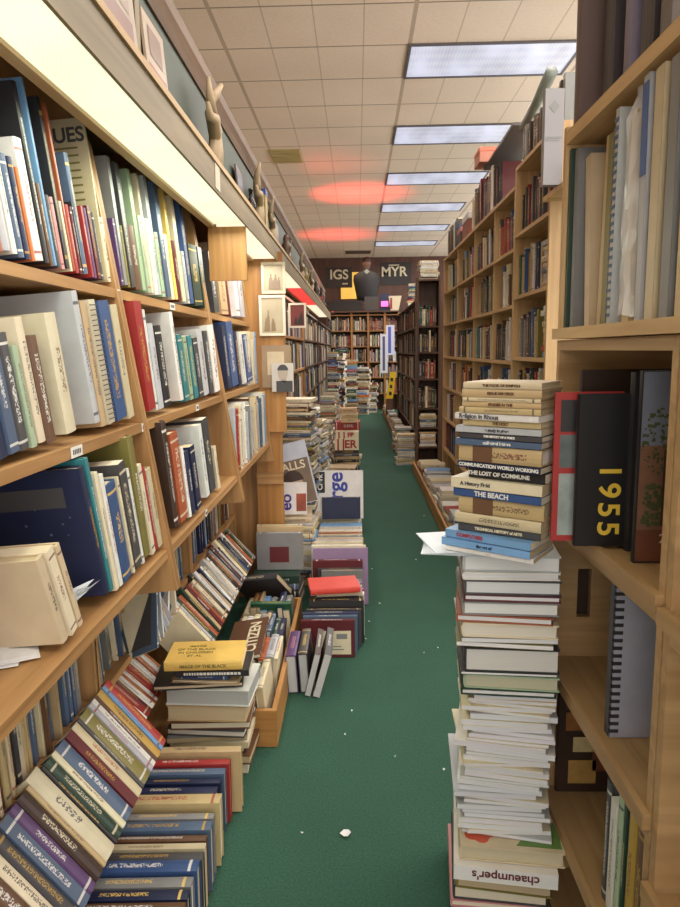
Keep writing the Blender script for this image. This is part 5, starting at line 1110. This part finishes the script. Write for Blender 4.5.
def fruit(o, b):
    T, D, H = b['T'], b['D'], b['H']; s = 1 if (o.matrix_world.to_3x3() @ Vector((1, 0, 0))).y < 0 else -1
    a_, c_ = sorted((s*(T/2+.0001), s*(T/2+.0006)))
    for (y0, z0, y1, z1, c) in ((.1, .78, .9, .95, (120, 56, 34)), (.1, .58, .45, .75, (140, 92, 50)), (.5, .58, .9, .75, (98, 40, 30)), (.2, .38, .6, .52, (196, 176, 130)), (.45, .2, .9, .5, (110, 62, 46)), (.15, .08, .5, .3, (168, 132, 74))):
        boxm((a_, D*y0, H*z0), (c_, D*y1, H*z1)).build('cover_print', plain('fruit_%d' % c[0], c, .4, var=.4, scale=50), o)
rb(1.455, .016, .18, .26, 'dark brown', .2365, .012, 0, binding='hard', hero=6, front=fruit, ink='dark brown', label='dark book with brown and cream pictures at the back of the lower crate')
for y, T, H, cn, lab in ((1.14, .022, .24, 'charcoal', 'dark spine nearest the picture book in the lower right crate'), (1.112, .022, .22, 'white', 'white spine with a dark base in the lower right crate'), (1.085, .020, .25, 'pale green', 'pale lettered spine in the lower right crate'), (1.062, .014, .25, 'dark green', 'thin dark green spine in the lower right crate'), (1.035, .03, .26, 'mustard', 'mustard spine at the right of the lower crate'), (1.0, .03, .26, 'brown', 'brown spine at the right end of the lower crate')):
    rb(y, T, .19, H, cn, .2365, .01, 1, binding='hard' if cn != 'white' else 'paper', label=lab, hero=2)

# ================================================================== NEAR RIGHT STACK
z = .001
LB = 'in the tall pile at right, %s'
def add(T, l, d, cn, show, yaw, cx=.30, cy=1.34, **k):
    global z
    row = k.pop('row', 'x')
    b = pile_book(cx, cy, z, T, d, l, math.radians(yaw), cn, row, show, **k); z += T+.0005; return b
PW = (226, 226, 228)
row0 = 'at the foot of the tall right pile'
add(.05, .24, .20, 'grey', 'tail', -8, .30, 1.30, row=row0, pcol='pale grey', binding='hard'); add(.018, .24, .2, 'pink', 'tail', -6, .29, 1.31, row=row0); add(.032, .25, .2, 'charcoal', 'tail', -7, .295, 1.31, row=row0); add(.03, .24, .2, 'olive', 'tail', -9, .30, 1.30, row=row0); add(.022, .25, .2, 'grey', 'tail', -7, .30, 1.31, row=row0)
def cheer(o, b):
    text_mesh("chaeumper's", .027, ink_mat('maroon'), 'lettering', o, frame((0, b['D']*.5, -.0006), (0, -1, 0), (1, 0, 0)) if False else frame((0, b['D']*.5, -.0006), (0, -1, 0), (-math.copysign(1, (o.matrix_world.to_3x3() @ Vector((1, 0, 0))).z), 0, 0)), bold=.0006)
add(.034, .24, .21, 'white', 'tail', -8, .295, 1.262, row=row0, binding='paper', pcol=(222, 222, 220), front=cheer, hero=3, label='white book with dark red handwriting-like lettering low in the tall right pile')
def flower(o, b):
    T, D, H = b['T'], b['D'], b['H']; up = 1 if (o.matrix_world.to_3x3() @ Vector((1, 0, 0))).z > 0 else -1
    a_, c_ = sorted((up*(T/2+.0001), up*(T/2+.0006)))
    for k in range(5):
        q = MB(); an = k*1.25; cy, cz = D*.2+.018*math.cos(an), H*.18+.018*math.sin(an); q.prism([(cy+.016*math.cos(t), cz+.016*math.sin(t)) for t in [j*math.pi/5 for j in range(10)]], *((a_, c_+k*.00008) if up > 0 else (a_-k*.00008, c_)), axis=0); q.build('petal', ink_mat((200, 92, 66)), o)
    q = MB(); q.prism([(D*.55, H*.05), (D*.98, H*.05), (D*.98, H*.4), (D*.7, H*.25)], a_, c_, axis=0); q.build('leaf', ink_mat((96, 128, 66)), o)
add(.034, .245, .215, 'beige', 'tail', -7, .31, 1.278, row=row0, binding='hard', pcol=(196, 186, 156), front=flower, hero=3, label='book with red flowers and green leaves on its cover, low in the tall right pile')
print('stack z', z)
k = 0
rowm = 'in the white run of the tall right pile'
while z < .545:
    T = random.uniform(.005, .013); add(T, .225+random.uniform(-.015, .01), .175+random.uniform(-.012, .01), random.choice(('white', 'white', 'cream', 'pale grey')), 'tail', -7+random.uniform(-7, 7), .303+random.uniform(-.012, .012)+.012*math.sin(z*14), 1.31, row=rowm, binding='paper', cat='periodical', name='periodical', pcol=(214, 214, 220)); k += 1
print('periodicals', k)
rowh = 'in the middle of the tall right pile'
for T, cn, yw, dx, pc in ((.014, 'dark green', -6, 0, PW), (.030, 'pale green', -7, .005, (190, 184, 160)), (.006, 'charcoal', -5, 0, PW), (.052, 'black', -5, .005, (214, 210, 204)), (.010, 'olive', -8, -.01, PW), (.010, 'grey', -4, 0, PW), (.030, 'cream', -6, 0, (220, 214, 200)), (.016, 'terracotta', -9, -.012, PW), (.028, 'grey', -5, 0, PW), (.014, 'maroon', -6, .003, PW), (.030, 'charcoal', -5, .003, PW), (.016, 'white', -4, 0, PW), (.034, 'pale grey', -6, 0, PW)):
    add(T, .225, .19, cn, 'tail', yw, .30+dx, 1.30, row=rowh, binding='hard' if T > .013 else 'paper', pcol=pc, hero=1)
print('stack mid z', z)
# loose white sheets sticking out to the left
q = MB()
for k in range(6):
    q.box((-.10, -.075, 0), (.10, .075, .0014), M=Matrix.Translation((.235, 1.37, z+k*.0022)) @ Matrix.Rotation(math.radians(-10+4*k), 4, 'Z') @ Matrix.Rotation(math.radians(0), 4, 'Y'))
solo('paper_sheets', q, plain('bluish_paper', (214, 222, 232), .6, var=.04), (.235, 1.37, z), 'white loose sheets poking out of the left side of the tall right pile', 'paper'); z += .0135
def stitle(tx, colr, size=None, at_=.5):
    def f(o, b):
        up = 1 if (o.matrix_world.to_3x3() @ Vector((1, 0, 0))).z > 0 else -1
        text_mesh(tx, (size or b['T']*.62)*.82, ink_mat(colr), 'spine_lettering', o, frame((0, -.0009, b['H']*at_), (0, 0, 1), (up, 0, 0)), bold=.0004)
    return f
rows_ = 'in the upper half of the tall right pile'
YW = -36
top_z = 1.185
U = [(.014, .20, 'white', 'white paperback with small dark spine boxes, tall right pile', stitle('  .  .  .  ', 'charcoal'), 0),
     (.022, .205, 'light blue', 'lower light blue paperback in the tall right pile', stitle('the art of', 'navy', .010), -.008),
     (.022, .200, 'light blue', 'upper light blue paperback with a red-lettered spine, tall right pile', stitle('COMPUTERS', 'red', .012, .3), -.004),
     (.020, .185, 'charcoal', 'dark grey paperback with pale spine title under the patterned one', stitle('TECHNICAL HISTORY of ARTS', 'cream'), .004),
     (.030, .195, 'beige', 'beige hardback with a patterned spine in the tall right pile', None, 0),
     (.044, .19, 'tan', 'thick plain brown-paper hardback below the blue spine, tall right pile', None, .006),
     (.022, .20, 'blue', 'blue paperback with white title THE BEACH in the tall right pile', stitle('THE BEACH', 'white', .016, .45), -.002),
     (.030, .205, 'cream', 'cream hardback with black scribbled spine above the blue one', stitle('A History Field', 'charcoal', .012, .28), -.004),
     (.026, .17, 'black', 'black paperback with white title above the cream scribbled one', stitle('THE LOST OF COMMUNE', 'white', .013, .4), .016),
     (.018, .19, 'navy', 'navy paperback with white title high in the tall right pile', stitle('COMMUNICATION WORLD WORKING', 'white', .011), 0),
     (.044, .185, 'tan', 'thick brown hardback with a darker band, upper tall right pile', None, .002),
     (.018, .19, 'slate blue', 'blue-grey hardback above the thick brown one, tall right pile', stitle('collected letters', 'white', .010), -.002),
     (.015, .185, 'charcoal', 'charcoal paperback with white lettering near the top of the tall right pile', stitle('THE HISTORY OF A VOICE', 'white'), .002),
     (.018, .19, 'pale grey', 'pale lilac-grey paperback near the top of the tall right pile', stitle('a study in place', 'charcoal', .009), -.002),
     (.016, .175, 'tan', 'fifth tan hardback down from the top of the tall right pile', stitle('THE HOLY', 'brown', .008), .004),
     (.017, .19, 'white', 'white paperback titled Religion near the top of the tall right pile', stitle('Religion in Rhous', 'charcoal', .014, .3), -.006),
     (.016, .18, 'tan', 'fourth tan hardback down from the top of the tall right pile', None, .0),
     (.014, .175, 'tan', 'third tan hardback down from the top of the tall right pile', stitle('STUDIES IN THE', 'brown', .008), .003),
     (.010, .17, 'beige', 'thin beige hardback third from the top of the tall right pile', None, .003),
     (.022, .175, 'tan', 'tan hardback second from the top of the tall right pile', stitle('REVUE DES DEUX', 'brown', .008), .003),
     (.018, .170, 'beige', 'pale tan hardback crowning the tall right pile', stitle('THE BOOK OF SYMBOLS', 'brown', .008), .004)]
tot = sum(u[0] for u in U)+.0005*len(U); sc = (top_z-z)/tot; print('U scale', sc, z)
for T, l, cn, lab, fr, dx in U:
    def mk(fr):
        return fr
    b = add(T*sc, l*.88, .115, cn, 'spine', YW+random.uniform(-3, 3), .258+dx-(.014 if lab.startswith(('lower light', 'upper light', 'white paperback with small')) else 0), 1.25, row=rows_, binding='hard' if T > .03 or cn in ('tan', 'beige') else 'paper', label=lab, front=fr, hero=2, ink=cn if fr else None)
def bandf(o, b):
    boxm((-b['T']/2*.98, -.0009, b['H']*.18), (b['T']/2*.98, -.0002, b['H']*.42)).build('spine_band', ink_mat((104, 74, 52)), o)
for b in BOOKS:
    if b['label'] and b['label'].startswith(('thick brown hardback', 'thick plain brown')): b['front'] = bandf

# ================================================================== SCRAPS ON THE CARPET
r = random.Random(11)
for k, (px, py, s) in enumerate(((346, 834, .014), (302, 833, .004), (352, 711, .004), (369, 622, .005), (380, 604, .005), (366, 639, .005), (345, 735, .003), (438, 648, .004), (424, 516, .005), (416, 560, .004), (444, 770, .004), (395, 757, .003), (372, 569, .005), (424, 653, .003))):
    p = at(px, py, Z=.002); q = MB(); n = 6; ring = [Vector((p.x+s*r.uniform(.7, 1.3)*math.cos(t), p.y+s*r.uniform(.7, 1.3)*math.sin(t), .002+r.uniform(.001, .006))) for t in [2*math.pi*j/n for j in range(n)]]
    c = Vector((p.x, p.y, .003)); c2 = Vector((p.x, p.y, .001))
    for j in range(n): q.quad([c, ring[j], ring[(j+1) % n]]); q.quad([c2, ring[(j+1) % n], ring[j]])
    lab = 'crumpled white paper scrap on the carpet near the bottom of the aisle' if k == 0 else 'tiny white paper speck on the green carpet of the aisle'
    solo('paper_scrap', q, WP, (p.x, p.y, 0), lab, 'paper scrap', 'paper specks on the carpet')

for k, (x, y, zb_, lab) in enumerate(((-.33, 9.7, 1.755, 'red neon tube on the far end of the display ledge'), (-.40, 8.2, 1.757, 'short red neon tube on the display ledge before the far end'), (-.60, 13.0, 1.641, 'red neon tube over the far left bookcase'))):
    t = empty('neon_tube', (x, y, zb_), lab, 'neon light', 'red neon tubes')
    q = MB(); q.tube([(x, y-.12, zb_+.02), (x, y+.12, zb_+.02)], .008, 8); q.smooth = True; part('tube', q, REDDIF, t); part('base', boxm((x-.012, y-.13, zb_), (x+.012, y+.13, zb_+.011)), ink_mat('charcoal'), t)

# ------------------------------------------------------------------ make the books
def vis_score(b):
    """pixels of the spine, head and visible edges"""
    M = b['M']; T, D, H = b['T'], b['D'], b['H']
    def A(ps):
        q = [proj(M @ Vector(p)) for p in ps]
        for p in ps:
            if ((M @ Vector(p))-CAM).dot(FW) < .3: return 0
        if all(p[0] < 0 or p[0] > 680 or p[1] < 0 or p[1] > 907 for p in q): return 0
        return abs(sum(q[i][0]*q[(i+1) % 4][1]-q[(i+1) % 4][0]*q[i][1] for i in range(4)))/2
    s = A([(-T/2, 0, 0), (T/2, 0, 0), (T/2, 0, H), (-T/2, 0, H)]) + .5*A([(-T/2, 0, H), (T/2, 0, H), (T/2, D, H), (-T/2, D, H)])
    if s == 0:
        ps = [M @ Vector((x, y, zz)) for x in (-T/2, T/2) for y in (0, D) for zz in (0, H)]; q = [proj(p) for p in ps if (p-CAM).dot(FW) > .25]
        if len(q) == 8 and min(p[0] for p in q) < 680 and max(p[0] for p in q) > 0 and min(p[1] for p in q) < 907 and max(p[1] for p in q) > 0: s = 150
    return s*(1+b['hero']) + (1e6 if b['hero'] > 5 else 0)
PAGEW = None
def colour_words(n): return n
def finish_books():
    cats = {}
    for b in BOOKS: b['score'] = vis_score(b); cats.setdefault(b['cat'], []).append(b)
    indiv, rest = [], {}
    for c, l in cats.items():
        l.sort(key=lambda b: -b['score']); lim = 298
        ok = [b for b in l if b['score'] > 0]
        indiv += ok[:lim]; rest[c] = ok[lim:]
    sel = set(id(b) for b in indiv)
    # labels
    rows = {}
    for b in sorted(indiv, key=lambda b: b['order']): rows.setdefault(b['row'], []).append(b)
    ORD_ = ['first', 'second', 'third', 'fourth', 'fifth', 'sixth', 'seventh', 'eighth', 'ninth', 'tenth', 'eleventh', 'twelfth', 'thirteenth', 'fourteenth', 'fifteenth', 'sixteenth']
    tens = {2: 'twenty', 3: 'thirty', 4: 'forty'}
    ORD = ORD_ + ['seventeenth', 'eighteenth', 'nineteenth'] + [(tens[k]+'-'+ORD_[j-1]) if j else tens[k][:-1]+'ieth' for k in (2, 3, 4) for j in range(10)]
    for r, l in rows.items():
        horiz = abs(l[0]['M'].col[0][2]) > .8           # a flat pile: order from the top
        key = (lambda b: -b['M'].translation.z) if horiz else (lambda b: b['M'].translation.y)
        if r.startswith('@x'): key = lambda b: b['M'].translation.x
        l.sort(key=key)
        frm = 'from top' if horiz else ('from the left' if r.startswith('@x') else 'from near end')
        rr = r.replace('@x', '')
        byc = {}
        for b in l:
            if b['label']: continue
            byc.setdefault((b['cname'], b['binding']), []).append(b)
        for (cn, bd), q in byc.items():
            kind = {'book': {'hard': 'hardback', 'paper': 'paperback'}[bd]}.get(q[0]['cat'], q[0]['cat'])
            for i, b in enumerate(q):
                if len(q) == 1: b['label'] = '%s %s %s' % (cn, kind, rr) if True else ''
                else: b['label'] = '%s %s %s, %s %s' % (cn, kind, rr, ORD[i], frm)
                b['only'] = len(q) == 1
            if len(q) == 1: q[0]['label'] = 'the one %s %s %s' % (cn, kind, rr)
    lg = set(b['row'] for b in indiv if len(b['label'].split()) > 16); print('LONG rows', lg)
    seen = {}
    for b in indiv: seen.setdefault(b['label'], []).append(b)
    for lb, q in seen.items():
        if len(q) > 1: print('DUP LABEL', lb, len(q))
    for b in sorted(indiv, key=lambda b: b['order']):
        cv, pg = MB(), MB()
        add_book_mesh(cv, pg, b['T'], b['D'], b['H'], b['col'], b['ink'], b['binding'], b['rnd'], b['pcol'])
        o = cv.build(b['name'], COVER); o.matrix_world = b['M']
        pg.build('pages', PAGES, o)
        tag(o, b['label'], b['cat'], GROUPS.get(b['cat'], 'second-hand books on the shelves and floor') if b['cat'] != 'book' else b['row'].replace('@x', '').strip())
        o['group'] = ('%ss ' % b['cat']) + b['row'].replace('@x', '').strip()
        if b['front']: b['front'](o, b)
        b['obj'] = o
    for c, l in rest.items():
        if not l: continue
        cv, pg = MB(), MB()
        for b in l: add_book_mesh(cv, pg, b['T'], b['D'], b['H'], b['col'], b['ink'], b['binding'], b['rnd'], b['pcol'], M=b['M'])
        n = len(cv.V); cv.V += pg.V; cv.F += [tuple(i+n for i in f) for f in pg.F]; cv.mi += [1]*len(pg.F); cv.col += pg.col; cv.ink += pg.ink; cv.uv += pg.uv
        tag(cv.build('distant_%ss' % c, [COVER, PAGES]), 'small distant %ss crowding the far shelves and floor piles' % c, c, kind='stuff')
    print('books', len(BOOKS), 'individual', len(indiv))
GROUPS = {}
finish_books()
